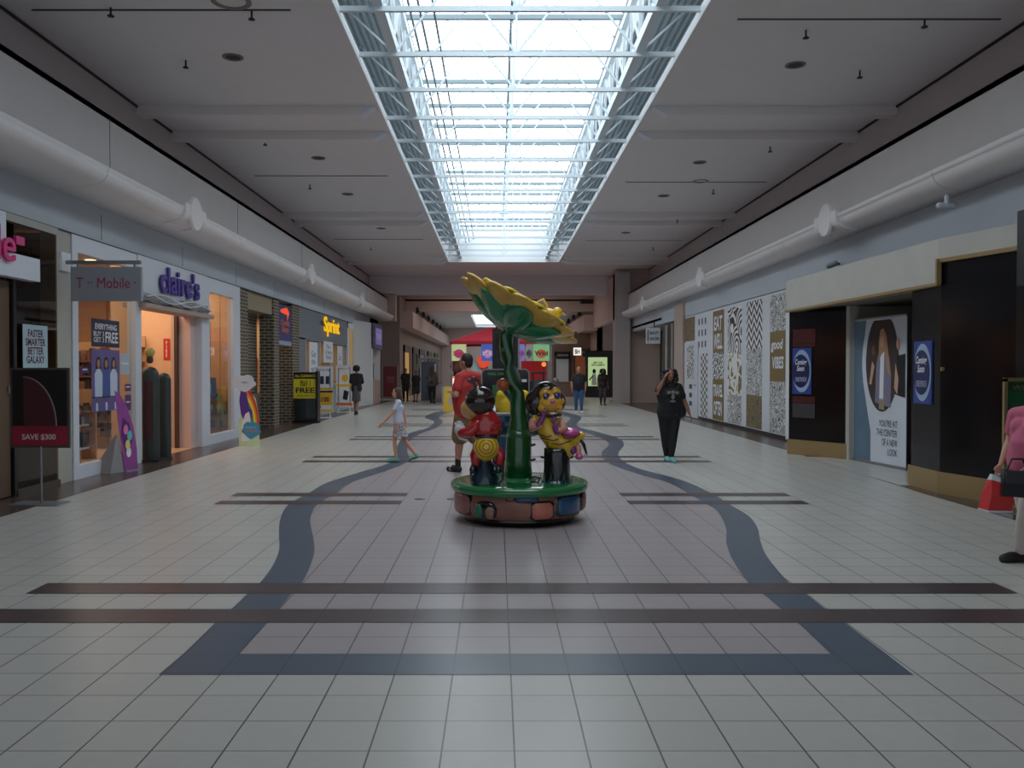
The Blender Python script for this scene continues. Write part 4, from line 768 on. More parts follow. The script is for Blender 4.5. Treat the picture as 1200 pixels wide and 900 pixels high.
t = thing('sign_reflection_upper', 'dark red painted reflection above the blue Coming Soon sign beside the mural', 'panel', (5.62, 16.1, 2.02)); rect(F, 0, .5, 2.02, 2.35, mat('reflected red', (70, 22, 26), .3), t, 'red_reflection', d=.012); rect(F, .04, .46, 2.06, 2.10, M_dark, t, 'dark_line', d=.014)  # upper piece of the reflection painted on the granite
t = thing('card_reader', 'small brass plate on the black granite pier corner', 'plate', (5.71, 10.97, 1.6)); part('plate', MB().box(5.70, 5.735, 10.93, 10.96, 1.58, 1.63), M_gold, t); part('slot', MB().box(5.71, 5.725, 10.925, 10.93, 1.60, 1.605), M_dark, t)
t = thing('hanging_black_box', 'black box sign hanging at the top right edge of the photo', 'sign', (6.1, 9.7, 2.55)); part('box', MB().box(5.93, 6.5, 9.55, 9.75, 2.55, 3.4), M_dark, t); part('hanger', MB().box(6.2, 6.22, 9.63, 9.66, 3.4, 4.0), M_dark, t)
# green sign with brass frame behind the woman
t = thing('green_directory_sign', 'green panel sign in a brass frame behind the woman at the right edge', 'sign', (5.9, 9.3, 0))
F = FR('F', 0, 0, 9.3); mb = MB(); mb.box(5.52, 5.555, 9.27, 9.31, .12, 1.5).box(6.17, 6.2, 9.27, 9.31, .12, 1.5).box(5.52, 6.2, 9.27, 9.31, 1.47, 1.51).box(5.52, 6.2, 9.27, 9.31, .12, .15); part('brass_frame', mb, mat('bright brass', (190, 170, 120), .25, metal=.8), t)
rect(F, 5.555, 6.17, .15, 1.47, mat('deep green', (22, 84, 46), .5), t, 'panel', d=0, t=.02); rect(F, 5.57, 6.15, 1.36, 1.45, mat('header green', (36, 66, 44), .5), t, 'header'); text('WELCOME', F, 5.62, 1.38, .48, .05, mat('bright brass', (190, 170, 120), .25, metal=.8), t)
for x in (5.54, 6.18): part('foot', MB().box(x-.03, x+.03, 9.08, 9.5, 0, .05).box(x-.015, x+.015, 9.27, 9.31, .05, .12), M_steel, t)
# ================================================================ FAR HALL
t = thing('advert_kiosk', 'tall black advertising kiosk with a pale green lit poster, far right', 'kiosk', (6.05, 49, 0))
part('housing', MB().box(5.1, 6.75, 49, 49.5, 0, 2.55).tube([(5.1, 49.25, 2.5), (6.75, 49.25, 2.5)], .2, 12), M_dark, t); F = FR('F', 0, 0, 49)
rect(F, 5.25, 6.35, .65, 2.3, mat('pale green poster', (176, 200, 140), .5, emit=.55), t, 'lit_poster'); text('MEET YOUR\nNEW CLASSMATE', F, 5.45, 1.8, .75, .25, M_ink, t, d=.006, bold=.03)
for x in (5.6, 6.02): shape(F, oval(x, 1.5, .1, .14, 14), M_hr, t, 'hair_picture', d=.008); shape(F, [(x-.16, .7), (x+.16, .7), (x+.1, 1.35), (x-.1, 1.35)], mat('pale shirt', (200, 210, 190), .5), t, 'clothes_picture', d=.007)
shape(F, [(5.3, 1.02), (5.52, 1.28), (5.54, 1.2), (5.34, .95)], M_hr, t, 'arm_picture', d=.008)
def farfront(lab, y, x, w, c, e, kind='opening'):
    t = thing('shop_entrance', lab, 'shopfront', (x+w/2, y, 0)); part('panel', MB().box(x, x+w, y, y+.1, 0, 2.6), mat('ff %s' % (c,), c, .6, emit=e), t); part('surround', MB().box(x-.12, x, y-.05, y+.1, 0, 2.9).box(x+w, x+w+.12, y-.05, y+.1, 0, 2.9).box(x-.12, x+w+.12, y-.05, y+.1, 2.6, 2.9), M_brn, t); return t
struct('wall_far_right_return', MB().box(4.9, 6.0, 54, 54.2, 0, 4.0).box(4.0, 6, 62, 62.2, 0, 4.0), mat('far wall right', (118, 98, 90), .9))
LIGHTS += [('far fill light', (0, 47, 6.0), 6, 4, 70, (1, .88, .82)), ('far fill light', (0, 56, 5.5), 5, 6, 110, (1, .88, .82)), ('far fill light', (4.5, 36, 3.4), .6, .6, 0.1, (1, .86, .78)), ('recess fill light', (8.0, 37, 3.4), 2, 4, 10, (1, .86, .78))]  # added fill lamps that brighten the far hall and right recess, not real fittings
farfront('orange lit shop front right of the far man in the dark shirt', 53.8, 4.95, .85, (150, 80, 40), .15)
farfront('pale doorway beside the black overhead sign in the far hall', 61.8, 4.3, .9, (160, 166, 170), .12)
t = thing('overhead_sign', 'black overhead sign above the pale doorway in the far hall', 'sign', (4.7, 61.5, 2.9)); part('board', MB().box(4.3, 5.25, 61.4, 61.5, 2.35, 2.85), M_dark, t); text('RESTROOMS', FR('F', 0, 0, 61.4), 4.4, 2.55, .75, .14, M_wht, t)
t = thing('lit_blade_sign', 'small glowing white blade sign in the far right of the hall', 'sign', (4.9, 51, 2.5)); part('box', MB().box(4.6, 5.05, 51, 51.1, 2.45, 2.9), emis('lit sign', (235, 235, 225), 1.0), t); text('BH', FR('F', 0, 0, 51), 4.67, 2.52, .3, .3, M_dark, t, bold=.04)
t = thing('ceiling_vent', 'dark air vent on the pink bulkhead above the far hall', 'vent', (6.0, 49.9, 5.3)); part('grille', MB().box(4.9, 5.9, 49.9, 49.99, 5.45, 5.7), M_dark, t)
for k in range(4): part('slat', MB().box(4.92, 5.88, 49.88, 49.9, 5.47+.06*k, 5.49+.06*k), M_dk, t)
# tent kiosk
t = thing('red_canopy_tent', 'red peaked canopy tent over the kiosk in the middle of the far hall', 'tent', (.2, 39.5, 0))
x0, x1, y0, y1 = -2.07, 2.5, 38, 41.5; ap = [(-.25, 39.75, 3.55), (.65, 39.75, 3.55)]; M_red = mat('canopy red', (196, 36, 56), .7)
part('roof', MB().add([(x0, y0, 2.86), (x1, y0, 2.86), (x1, y1, 2.86), (x0, y1, 2.86), ap[0], ap[1]], [(0, 1, 5, 4), (1, 2, 5), (2, 3, 4, 5), (3, 0, 4)]), M_red, t)
part('valance', MB().box(x0, x1, y0, y0+.02, 2.72, 2.87).box(x0, x1, y1-.02, y1, 2.72, 2.87).box(x0, x0+.02, y0, y1, 2.72, 2.87).box(x1-.02, x1, y0, y1, 2.72, 2.87), mat('valance red', (170, 26, 44), .7), t)
for x in (x0+.05, x1-.09):
    for y in (y0+.05, y1-.09): part('leg', MB().box(x, x+.05, y, y+.05, 0, 2.8), M_steel, t)
for k, (a, b, c, l, tx) in enumerate(((-2.0, -1.35, (206, 214, 150), 'yellow green poster at the left end of the canopy tent', 'Slush'), (-.68, -.12, (60, 90, 180), 'blue poster with a round pink print left of the black tower', 'ICE'), (.95, 1.25, (120, 120, 190), 'narrow lilac poster just right of the black tower', 'FUN'), (1.3, 1.6, (130, 134, 130), 'narrow grey price board under the canopy tent', 'MENU'), (1.62, 2.35, (130, 190, 130), 'green poster with orange print at the right end of the canopy tent', 'Wild'))):
    t = thing('hanging_poster', l, 'poster', ((a+b)/2, 37.97, 2.0)); F = FR('F', 0, 0, 37.96); rect(F, a, b, 1.98, 2.72, mat('hp %d' % k, c, .5, emit=.25), t, 'sheet'); shape(F, oval((a+b)/2, 2.3, (b-a)*.33, .2, 20), mat('hpb %d' % k, [(190, 60, 120), (210, 120, 190), (180, 80, 130), (90, 90, 90), (200, 90, 60)][k], .5, emit=.2), t, 'print_blob', d=.006); text(tx, F, a+.1*(b-a), 2.22, (b-a)*.8, .2, mat('hpt %d' % k, [(220, 60, 60), (240, 240, 250), (40, 60, 160), (40, 40, 40), (40, 60, 40)][k], .5), t, d=.01, bold=.03)
t = thing('kiosk_counter', 'red counter under the canopy tent', 'counter', (1.2, 39, 0)); part('front', MB().box(1.1, 2.35, 38.6, 39.4, 0, 1.05), M_dark, t); part('back_wall', MB().box(1.15, 2.3, 39.6, 39.7, 1.05, 2.1), mat('counter red', (190, 40, 44), .6, emit=.15), t); part('top', MB().box(1.05, 2.4, 38.55, 39.45, 1.05, 1.1), M_brn, t)
t = thing('white_vending_machine', 'pale grey rounded vending machine beside the man in the red shirt', 'machine', (-.95, 38.6, 0)); part('cabinet', MB().box(-1.35, -.68, 38.4, 39, 0, 1.6).tube([(-1.02, 38.7, 1.55), (-1.02, 38.71, 1.8)], [.33, .2], 16), mat('vending pale', (176, 192, 190), .5), t); part('glass_door', MB().box(-1.28, -.75, 38.38, 38.4, .7, 1.5), mat('vending glass', (120, 150, 150), .3), t); part('coin_panel', MB().box(-1.2, -.85, 38.37, 38.39, .3, .55), M_dark, t)
t = thing('orange_dome_machine', 'glowing orange domed machine under the canopy tent', 'machine', (-.9, 39.5, 0)); part('dome', MB().ball((-.62, 39.2, 1.95), .3), mat('dome orange', (236, 84, 50), .5, emit=.5), t); part('body', MB().box(-.85, -.4, 39.1, 39.5, 0, 1.8), mat('counter red', (190, 40, 44), .6), t)
t = thing('toy_machine', 'colourful toy capsule machine at the left end of the tent', 'machine', (-1.9, 38.5, 0)); part('cabinet', MB().box(-2.05, -1.55, 38.3, 38.8, 0, 1.35), mat('machine navy', (40, 34, 90), .5), t); part('lit_window', MB().box(-2.0, -1.6, 38.28, 38.3, .5, 1.3), mat('lit toys', (230, 130, 60), .5, emit=.5, noise=.6, nscale=8), t); part('white_tube', MB().box(-1.97, -1.9, 38.26, 38.28, .6, 1.2), emis('tube', (255, 220, 190), 1.2), t); part('top_head', MB().ball((-1.8, 38.5, 1.75), .3), mat('machine brown', (120, 70, 50), .5), t); part('neck', MB().tube([(-1.8, 38.5, 1.35), (-1.8, 38.5, 1.5)], .15), M_dark, t)
t = thing('round_lamp', 'small glowing orange lamp right of the tent', 'lamp', (2.0, 36.5, 0)); part('globe', MB().ball((2.02, 36.5, 1.82), .10), emis('lamp orange', (240, 120, 50), 1.2), t); part('pole', MB().tube([(2.02, 36.5, 0.01), (2.02, 36.5, 1.74)], .015, 8), M_dark, t)
t = thing('black_framed_cart', 'black framed display cart standing right of the kiosk screen', 'cart', (1.65, 34, 0))
for x in (1.43, 1.85):
    for y in (33.9, 34.3): part('post', MB().box(x, x+.05, y, y+.05, .0, 1.45), M_dark, t)
part('top', MB().box(1.38, 1.95, 33.85, 34.4, 1.42, 1.5), M_dark, t); part('shelf', MB().box(1.43, 1.9, 33.9, 34.35, .55, .6), M_dark, t); part('display', MB().box(1.5, 1.83, 34.1, 34.3, .6, 1.2), mat('dim toys', (96, 88, 84), .6, noise=.6, nscale=6), t)
t = thing('gumball_stand', 'pair of dark gumball dispensers right of the black cart', 'dispenser', (2.4, 34, 0)); part('post', MB().tube([(2.35, 34, .02), (2.35, 34, 1.0)], .04), M_dark, t); part('globe', MB().ball((2.35, 34, 1.13), .14), mat('globe grey', (100, 92, 90), .3), t); part('foot', MB().lathe((2.35, 34, 0), [(.001, .02), (.16, .02), (.16, 0)]), M_dark, t)
t = thing('low_wood_bench', 'low pale wooden counter in the far right hall', 'counter', (3.5, 50, 0)); part('body', MB().box(3.45, 4.5, 50, 50.6, 0, .85), mat('dull wood', (140, 112, 96), .6), t); part('top', MB().box(3.4, 4.55, 49.95, 50.65, .85, .9), mat('pale wood', (170, 140, 120), .5), t)
t = thing('white_bin', 'white round bin in the far left hall', 'bin', (-3.1, 42, 0)); part('drum', MB().lathe((-2.95, 42, 0), [(.001, 0), (.25, 0), (.27, .9), (.001, .9)]), mat('pale bin', (190, 184, 176), .6), t); part('rim', MB().lathe((-2.95, 42, .88), [(.27, 0), (.29, .03), (.27, .06)]), M_steel, t)
t = thing('planter_arrangement', 'pale blue grey display unit with a white floral garland, far left', 'display', (-3.5, 44, 0)); part('unit', MB().box(-3.9, -3.1, 44, 44.6, 0, 2.0), mat('slate display', (92, 104, 116), .6), t); part('garland', MB().tube([(-4.1, 43.95, 1.6), (-3.95, 43.95, 2.1), (-3.5, 43.9, 2.2), (-3.0, 43.95, 2.1)], .09, 8), mat('garland', (170, 164, 150), .8, noise=.5, nscale=20), t); part('door', MB().box(-3.2, -3.12, 43.9, 44, 0, 1.9), M_wht, t)
t = thing('wet_floor_sign', 'yellow folding wet floor sign behind the man in the red shirt', 'sign', (-1.8, 32.6, 0))
for s_ in (-1, 1): part('panel', MB().add([(-1.98, 32.6+s_*.02, .95), (-1.72, 32.6+s_*.02, .95), (-1.66, 32.6+s_*.22, 0.0), (-2.04, 32.6+s_*.22, 0.0), (-1.98, 32.6+s_*.05, .95), (-1.72, 32.6+s_*.05, .95), (-1.66, 32.6+s_*.25, 0.0), (-2.04, 32.6+s_*.25, 0.0)], [(0, 1, 2, 3), (4, 7, 6, 5), (0, 4, 5, 1), (3, 2, 6, 7), (0, 3, 7, 4), (1, 5, 6, 2)]), mat('safety yellow', (226, 180, 30), .5), t)
FW = FRd((-1.97, 32.55, 0), (1, 0, 0)); FW = FW @ Matrix.Rotation(-.2, 4, 'X'); shape(FW, [(.02, .35), (.24, .35), (.13, .6)], M_dk, t, 'warning_mark', d=.03); text('CAUTION', FW, .03, .72, .2, .06, M_dk, t, d=.035, bold=.02)
for k, (px, py) in enumerate(((492, 585.5), (530, 585.5))):
    x, y = FP(px, py); t = thing('floor_cover_plate', 'small oval dark cover plate in the floor, %s of the two left of the ride' % ('left' if k == 0 else 'right'), 'cover', (x, y, .001)); part('plate', MB().lathe((x, y, .001), [(.07, 0), (.07, .004), (.06, .006), (.001, .006)]), mat('cover metal', (92, 82, 82), .4, metal=.5), t); part('screw', MB().lathe((x, y, .006), [(.012, 0), (.01, .003), (.001, .003)], 10), M_dk, t)
# information screens
t = thing('interactive_kiosk', 'black touch screen directory with a rounded silver frame behind the ride', 'kiosk', (.12, 12.2, 0))
def rrect(x0, x1, z0, z1, r, n=6):
    P = []
    for cx, cz, a0 in ((x1-r, z1-r, 0), (x0+r, z1-r, PI/2), (x0+r, z0+r, PI), (x1-r, z0+r, 1.5*PI)): P += [(cx+r*COS(a0+PI/2*k/n), cz+r*SIN(a0+PI/2*k/n)) for k in range(n+1)]
    return P
F = FR('F', 0, 0, 12.2); part('silver_frame', MB(F).prism(rrect(-.22, .47, .62, 1.61, .07), -.12, 0), M_steel, t); part('screen', MB(F).prism(rrect(-.205, .455, .64, 1.595, .06), 0, .006), mat('black glass', (6, 7, 9), .15), t)
rect(F, -.06, .20, 1.16, 1.38, mat('screen green', (20, 70, 40), .3, emit=.25), t, 'green_window', d=.009); text('MALL DIRECTORY', F, -.12, 1.52, .42, .035, mat('dim green text', (60, 120, 60), .4, emit=.3), t, d=.01); rect(F, -.05, .14, .98, 1.09, mat('lit keyboard', (150, 180, 200), .4, emit=.6), t, 'lit_window', d=.009)
text('A STORES', F, -.03, 1.2, .2, .03, mat('dim green text', (60, 120, 60), .4, emit=.3), t, d=.012); part('pedestal', MB().box(.02, .24, 12.2, 12.34, .03, .64), M_dark, t); part('foot', MB().box(-.12, .38, 12.05, 12.55, 0, .03), M_dark, t); part('corner_sticker', MB(F).box(.36, .43, 1.42, 1.46, .006, .008), M_wht, t)
t = thing('black_tower_screen', 'tall narrow black display tower rising behind the touch screen', 'display', (.14, 14.0, 0)); part('tower', MB().box(-.07, .35, 14.0, 14.2, .05, 2.27), M_dark, t); part('screen', MB().box(-.02, .30, 13.985, 14.0, 1.2, 2.2), mat('black glass', (6, 7, 9), .15), t); part('base', MB().box(-.15, .43, 13.9, 14.35, 0, .05), M_dark, t); part('antenna', MB().tube([(-.0, 14.1, 2.27), (0, 14.1, 2.34)], .015, 8), M_dark, t)
part('side_edge', MB().box(.35, .375, 14.0, 14.2, .05, 2.27), M_std, t)
# ================================================================ KIDDIE RIDE
RX, RY = .245, 9.2
ride = thing('kiddie_ride', 'green coin operated kiddie ride with insect figures under a giant tilted yellow flower', 'ride', (RX, RY, 0))
G_dk = mat('dark green gloss', (24, 84, 40), .22, noise=.3, nscale=5, coat=.5); G_md = mat('green gloss', (26, 112, 60), .2, noise=.15, nscale=6, coat=.6); G_pl = mat('leaf green gloss', (36, 122, 76), .25, noise=.2, nscale=4, coat=.4)
M_bk = mat('black gloss', (14, 12, 14), .15, coat=.6); M_yl = mat('yellow gloss', (232, 186, 44), .25, coat=.5, noise=.08, nscale=8); M_rd = mat('red gloss', (178, 20, 24), .2, coat=.6); M_bw = mat('dark brown gloss', (40, 24, 22), .15, coat=.7)
M_pk = mat('pink gloss', (206, 80, 150), .2, coat=.6); M_pp = mat('purple gloss', (120, 40, 120), .25, coat=.5); M_fl = mat('peach skin gloss', (226, 150, 130), .3, coat=.3); M_gw = mat('glove white', (206, 204, 206), .35); M_bu = mat('blue gloss', (26, 82, 130), .25, coat=.5, noise=.15)
c0 = (RX, RY, 0)
part('skirt', MB().lathe(c0, [(.001, .0), (.60, .0), (.62, .09), (.001, .09)], 48), M_bk, ride)
def rock(a, j): return 1+.012*SIN(a*7)+.01*SIN(a*13+j)
part('rock_base', MB().lathe(c0, [(.60, .07), (.665, .08), (.69, .14), (.70, .22), (.69, .30), (.66, .34), (.001, .34)], 96, wob=rock), mat('painted rock', (146, 96, 80), .45, noise=.3, nscale=5, coat=.3), ride)
def onrim(pts, m, nme, lift=.012, rr=.70):
    """patch on the curved front; pts = (angle deg from front, z)"""
    def P(a, z, r): a = math.radians(a-90); return (RX+r*COS(a), RY+r*SIN(a), z)
    n = len(pts); ca = sum(p[0] for p in pts)/n; cz = sum(p[1] for p in pts)/n
    mb = MB(); vs = [P(a, z, rr-.01) for a, z in pts]+[P(ca+(a-ca)*.88, cz+(z-cz)*.88, rr+lift) for a, z in pts]+[P(ca+(a-ca)*.45, cz+(z-cz)*.45, rr+lift+.008) for a, z in pts]+[P(ca, cz, rr+lift+.01)]
    fs = [(i, (i+1) % n, n+(i+1) % n, n+i) for i in range(n)]+[(n+i, n+(i+1) % n, 2*n+(i+1) % n, 2*n+i) for i in range(n)]+[(2*n+i, 2*n+(i+1) % n, 3*n) for i in range(n)]
    return part(nme, mb.add(vs, fs, True), m, ride)
def blob(a0, a1, z0, z1, k=.9, n=20):
    ca, cz, ra, rz = (a0+a1)/2, (z0+z1)/2, (a1-a0)/2, (z1-z0)/2; out = []
    for i in range(n):
        t = 2*PI*i/n; c, s_ = COS(t), SIN(t); f = 1/max(abs(c), abs(s_))**k if k else 1; out.append((ca+ra*c*f*.98, cz+rz*s_*f*.98))
    return out
M_s1, M_s2, M_s3 = mat('stone orange', (196, 108, 86), .4, coat=.4, noise=.15), mat('stone blue', (20, 74, 120), .35, coat=.5, noise=.15), mat('stone brown', (146, 94, 84), .4, coat=.4, noise=.2)
for a0, a1, z0, z1, m in ((-80, -46, .10, .32, M_s3), (-5, 14, .27, .325, M_s2), (17, 42, .10, .31, M_s1) if False else (8, 28, .09, .27, M_s1), (31, 62, .11, .31, M_s2), (66, 86, .12, .31, M_s3), (-12, -6, .29, .32, M_s3)):
    onrim(blob(a0-1.5, a1+1.5, z0-.012, z1+.012), M_bk, 'stone_outline', lift=.006); onrim(blob(a0, a1, z0, z1), m, 'painted_stone', lift=.014)
onrim(blob(-43, -20, .07, .275, k=.2), M_bk, 'mouse_door_frame', lift=.022); onrim(blob(-40, -32, .085, .245, k=.2), mat('door teal', (30, 110, 80), .4), 'green_door', lift=.034); onrim(blob(-30, -22, .085, .225, k=.2), mat('door peach', (150, 110, 90), .4), 'peach_stone', lift=.034)
part('deck', MB().lathe(c0, [(.001, .30), (.70, .31), (.735, .325), (.745, .36), (.735, .395), (.70, .41), (.60, .412), (.001, .415)], 64, wob=lambda a, j: 1+.006*SIN(9*a)), G_md, ride)
# trunk and curved stem
def q(px, py, Y=9.2): return Vector((PX(px, Y), Y, PZ(py, Y)))
part('trunk', MB().tube([q(607.5, 566), q(607.5, 540), q(608, 515), q(608, 503)], [.155, .140, .138, .13], 28, cap=False), G_dk, ride)
stem = part('stem', MB().tube([q(608, 512), q(608, 501), q(607.5, 490), q(607, 474), q(605, 460), q(602, 447), q(598, 434), q(594.5, 420), q(593, 406), q(593.5, 394), q(597, 382), q(603, 372)], [.13, .115, .092, .084, .084, .082, .078, .075, .073, .073, .075, .085], 24), G_dk, ride)
part('stem_patch', MB().ball(q(589.5, 410, 9.13), (.012, .01, .022)), mat('worn patch', (110, 120, 60), .4), stem)
part('leaf_stub', MB().tube([q(612, 492), q(619, 486), q(621, 479)], [.03, .02, .008], 10), G_dk, stem)
for z in (.62, .78, .92): part('trunk_knot', MB().tube([(RX+.13, RY, z), (RX+.165, RY, z+.01)], .014, 8), M_bk, ride)
part('root_collar', MB().lathe((RX, RY, .40), [(.22, .0), (.20, .025), (.15, .045), (.13, .05)], 32, wob=lambda a, j: 1+.04*SIN(6*a)), G_md, ride)
bud = part('bud_branch', MB().tube([q(605, 478), q(600, 466), q(593, 455)], [.035, .045, .055], 16), G_dk, ride); part('orange_bud', MB().ball(q(589.5, 451, 9.15), (.072, .07, .07)), mat('bud orange', (190, 90, 40), .3, coat=.4, noise=.3, nscale=6), bud)
# flower
cF = q(610, 361); ax = Vector((71, 0, 130)).normalized(); nrm = Vector((.478, .11, .86)).normalized(); e1 = nrm.cross(Vector((0, 1, 0))).normalized(); e1 = -e1 if e1.x < 0 else e1; e2 = nrm.cross(e1)
fl = part('flower_bowl', MB(), G_pl, ride) if False else None
def fp(r, a, h): return cF+e1*(r*COS(a))+e2*(r*SIN(a))+nrm*h
def surf(f, nu, nv, th=.02):
    """two-sided thick patch from f(u,v)->Vector"""
    mb = MB(); P = [[f(i/nu, j/nv) for j in range(nv+1)] for i in range(nu+1)]; vs = [p for r in P for p in r]; m = nv+1
    fs = [(i*m+j, i*m+j+1, (i+1)*m+j+1, (i+1)*m+j) for i in range(nu) for j in range(nv)]
    N = len(vs); vs2 = [p-nrm*th for p in vs]
    edge = [j for j in range(m)]+[i*m+nv for i in range(1, nu+1)]+[nu*m+j for j in range(nv-1, -1, -1)]+[i*m for i in range(nu-1, 0, -1)]
    return mb.add(vs+vs2, fs+[[N+k for k in f_[::-1]] for f_ in fs]+[(edge[k], N+edge[k], N+edge[(k+1) % len(edge)], edge[(k+1) % len(edge)]) for k in range(len(edge))], True)
def petal(a0, r0, r1, hw, h0, h1, cup, tip=.0, th=.03, puff=.0):
    def f(u, v):
        w = hw*(SIN(PI*min(1, .12+.80*u))**.6)*(1 if u < .7 else math.sqrt(max(0, 1-((u-.7)/.3)**2))*.98+.02)
        s_ = (v-.5)*2; r = r0+(r1-r0)*u
        h = h0+(h1-h0)*u**1.3+cup*s_*s_*w/hw*u+tip*max(0, u-.75)*4+puff*SIN(PI*u)*(1-s_*s_)
        tan = s_*w; a = a0; base = fp(r, a, h); return base+(-e1*SIN(a)+e2*COS(a))*tan
    return surf(f, 12, 8, th)
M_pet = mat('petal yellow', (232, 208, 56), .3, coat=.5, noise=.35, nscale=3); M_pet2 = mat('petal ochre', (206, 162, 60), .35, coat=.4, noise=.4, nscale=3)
for k in range(11):
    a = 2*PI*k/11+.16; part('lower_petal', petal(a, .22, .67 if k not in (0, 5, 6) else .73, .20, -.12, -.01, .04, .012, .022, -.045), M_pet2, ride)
for k in range(11):
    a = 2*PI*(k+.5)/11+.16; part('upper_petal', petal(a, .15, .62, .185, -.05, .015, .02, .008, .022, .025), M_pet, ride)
def bowl(r, h): return [fp(r, 2*PI*k/36, h+.006*SIN(5*2*PI*k/36)) for k in range(36)]
rings = [bowl(.05, -.30), bowl(.11, -.27), bowl(.20, -.235), bowl(.30, -.205), bowl(.40, -.165), bowl(.49, -.10), bowl(.46, -.07), bowl(.2, -.04), bowl(.01, -.04)]
part('green_calyx', MB().add([p for r in rings for p in r], [(i*36+k, i*36+(k+1) % 36, (i+1)*36+(k+1) % 36, (i+1)*36+k) for i in range(len(rings)-1) for k in range(36)], True), G_pl, ride)
for k in range(7): part('sepal', petal(2*PI*k/7+.3, .06, .60, .16, -.27, -.085, .05, 0, .012, -.045), G_pl, ride)
part('flower_centre', MB().ball(fp(0, 0, .0), (.2, .2, .09), R=Matrix((e1, e2, nrm)).transposed()), mat('flower centre orange', (206, 130, 60), .5, noise=.2), ride)
sn = part('yellow_snail', MB().tube([fp(.20, .0, .05), fp(.28, .0, .10), fp(.36, .0, .13)], [.04, .05, .045], 12).ball(fp(.37, .0, .155), .055), M_yl, ride)
part('feeler', MB().tube([fp(.18, 0, .06), fp(.13, 0, .15), fp(.17, 0, .2), fp(.23, 0, .17), fp(.27, 0, .10)], .014, 8), M_yl, sn); part('horn', MB().tube([fp(.41, 0, .17), fp(.46, 0, .17)], [.014, .006], 8), M_yl, sn)
# ---- ladybird figure, back to the camera
YL_ = 8.86
def w(px, py, dy=0): return Vector((PX(px, YL_), YL_+dy, PZ(py, YL_)))
lb = part('ladybird_figure', MB().tube([w(569, 505), w(569, 492)], [.142, .135], 24, sq=.85).ball(w(576, 496), (.11, .11, .09)).ball(w(562, 497), (.11, .11, .085)), M_rd, ride, 'ladybird figure in a red jacket and dark round hair seen from behind', vox=.012, sm=6)
part('hair', MB().ball(w(562.5, 470), (.160, .155, .155), 28, 18), M_bw, lb); part('face', MB().ball(w(553.5, 479, .03), (.125, .12, .115)), mat('figure face yellow', (206, 158, 90), .3, coat=.4), lb)
part('ear', MB().ball(w(546.5, 475, .02), (.02, .03, .035)), mat('figure face yellow', (206, 158, 90), .3, coat=.4), lb)
for a, b, c in (((559, 455), (555, 449), (549.5, 446)), ((564, 454), (561, 447), (555, 443.5))): part('antenna', MB().tube([w(*a), w(*b), w(*c)], [.018, .017, .022], 10), M_bw, lb)
part('left_arm', MB().tube([w(560, 496, -.05), w(551, 506, -.09), w(541, 507, -.06)], [.062, .058, .045], 14), M_rd, lb)
gl = MB().ball(w(537.5, 503, -.04), (.045, .04, .055))
for dx, dy in ((-3.5, -7), (-.5, -9), (2.5, -8.5), (5, -6)): gl.tube([w(537.5+dx*.3, 501, -.04), w(537.5+dx, 503+dy, -.04)], [.016, .014], 8)
gl.tube([w(541, 503, -.05), w(544, 500, -.06)], [.016, .013], 8); part('white_glove', gl, M_gw, lb, vox=.006, sm=2)
part('arm_trim', MB().tube([w(536, 507, -.05), w(539, 513, -.07), w(548, 515.5, -.1)], .013, 8), M_gw, lb); part('right_arm', MB().tube([w(578, 496, -.02), w(583, 504, .05), w(581, 512, .12)], [.06, .055, .045], 14), M_rd, lb)
part('belt', MB().lathe(w(570, 511), [(.130, -.02), (.142, 0), (.130, .02)], 28), M_bw, lb)
part('yellow_shell', MB().ball(w(570, 524, -.05), (.132, .12, .142), 28, 18), M_yl, lb)
for r_ in (.035, .07, .105):
    cx = w(570, 522); pts = []
    for k in range(25):
        a = 2*PI*k/24; x, z = r_*COS(a), r_*SIN(a); y = -.05-.12*math.sqrt(max(0, 1-(x/.132)**2-((z+.018)/.142)**2)); pts.append(Vector((cx.x+x, YL_+y, cx.z+z)))
    part('shell_ring', MB().tube(pts, .0055, 6, cap=False), mat('ring ochre', (150, 100, 20), .3), lb)
for s_, x0, x1 in ((-1, 560, 557.5), (1, 580, 585)): part('leg', MB().tube([w(x0, 524), w(x1+s_*.5, 533, -.03), w(x1, 545, -.02)], [.055, .06, .045], 14), M_rd, lb)
for x in (556, 586): part('boot', MB().tube([w(x, 546, -.02), w(x-2, 550, -.09)], [.04, .035], 12), M_bk, lb)
mnd = part('ladybird_mount', MB().lathe(w(567.5, 566.5), [(.145, 0), (.14, .05), (.11, .12), (.085, .2), (.07, .26), (.06, .33), (.0, .34)], 28, wob=lambda a, j: 1+.05*SIN(5*a+j)), mat('mount teal black', (14, 40, 52), .25, coat=.5, noise=.5, nscale=4), ride)
part('foot_peg', MB().tube([w(555, 549, -.05), w(552, 553, -.06), w(553, 562, -.06)], .014, 8), M_bk, mnd); part('rein_loop', MB().tube([w(575, 541, -.08), w(581, 544, -.1), w(583, 550, -.1), w(577, 553, -.08)], .011, 8), M_bk, mnd)
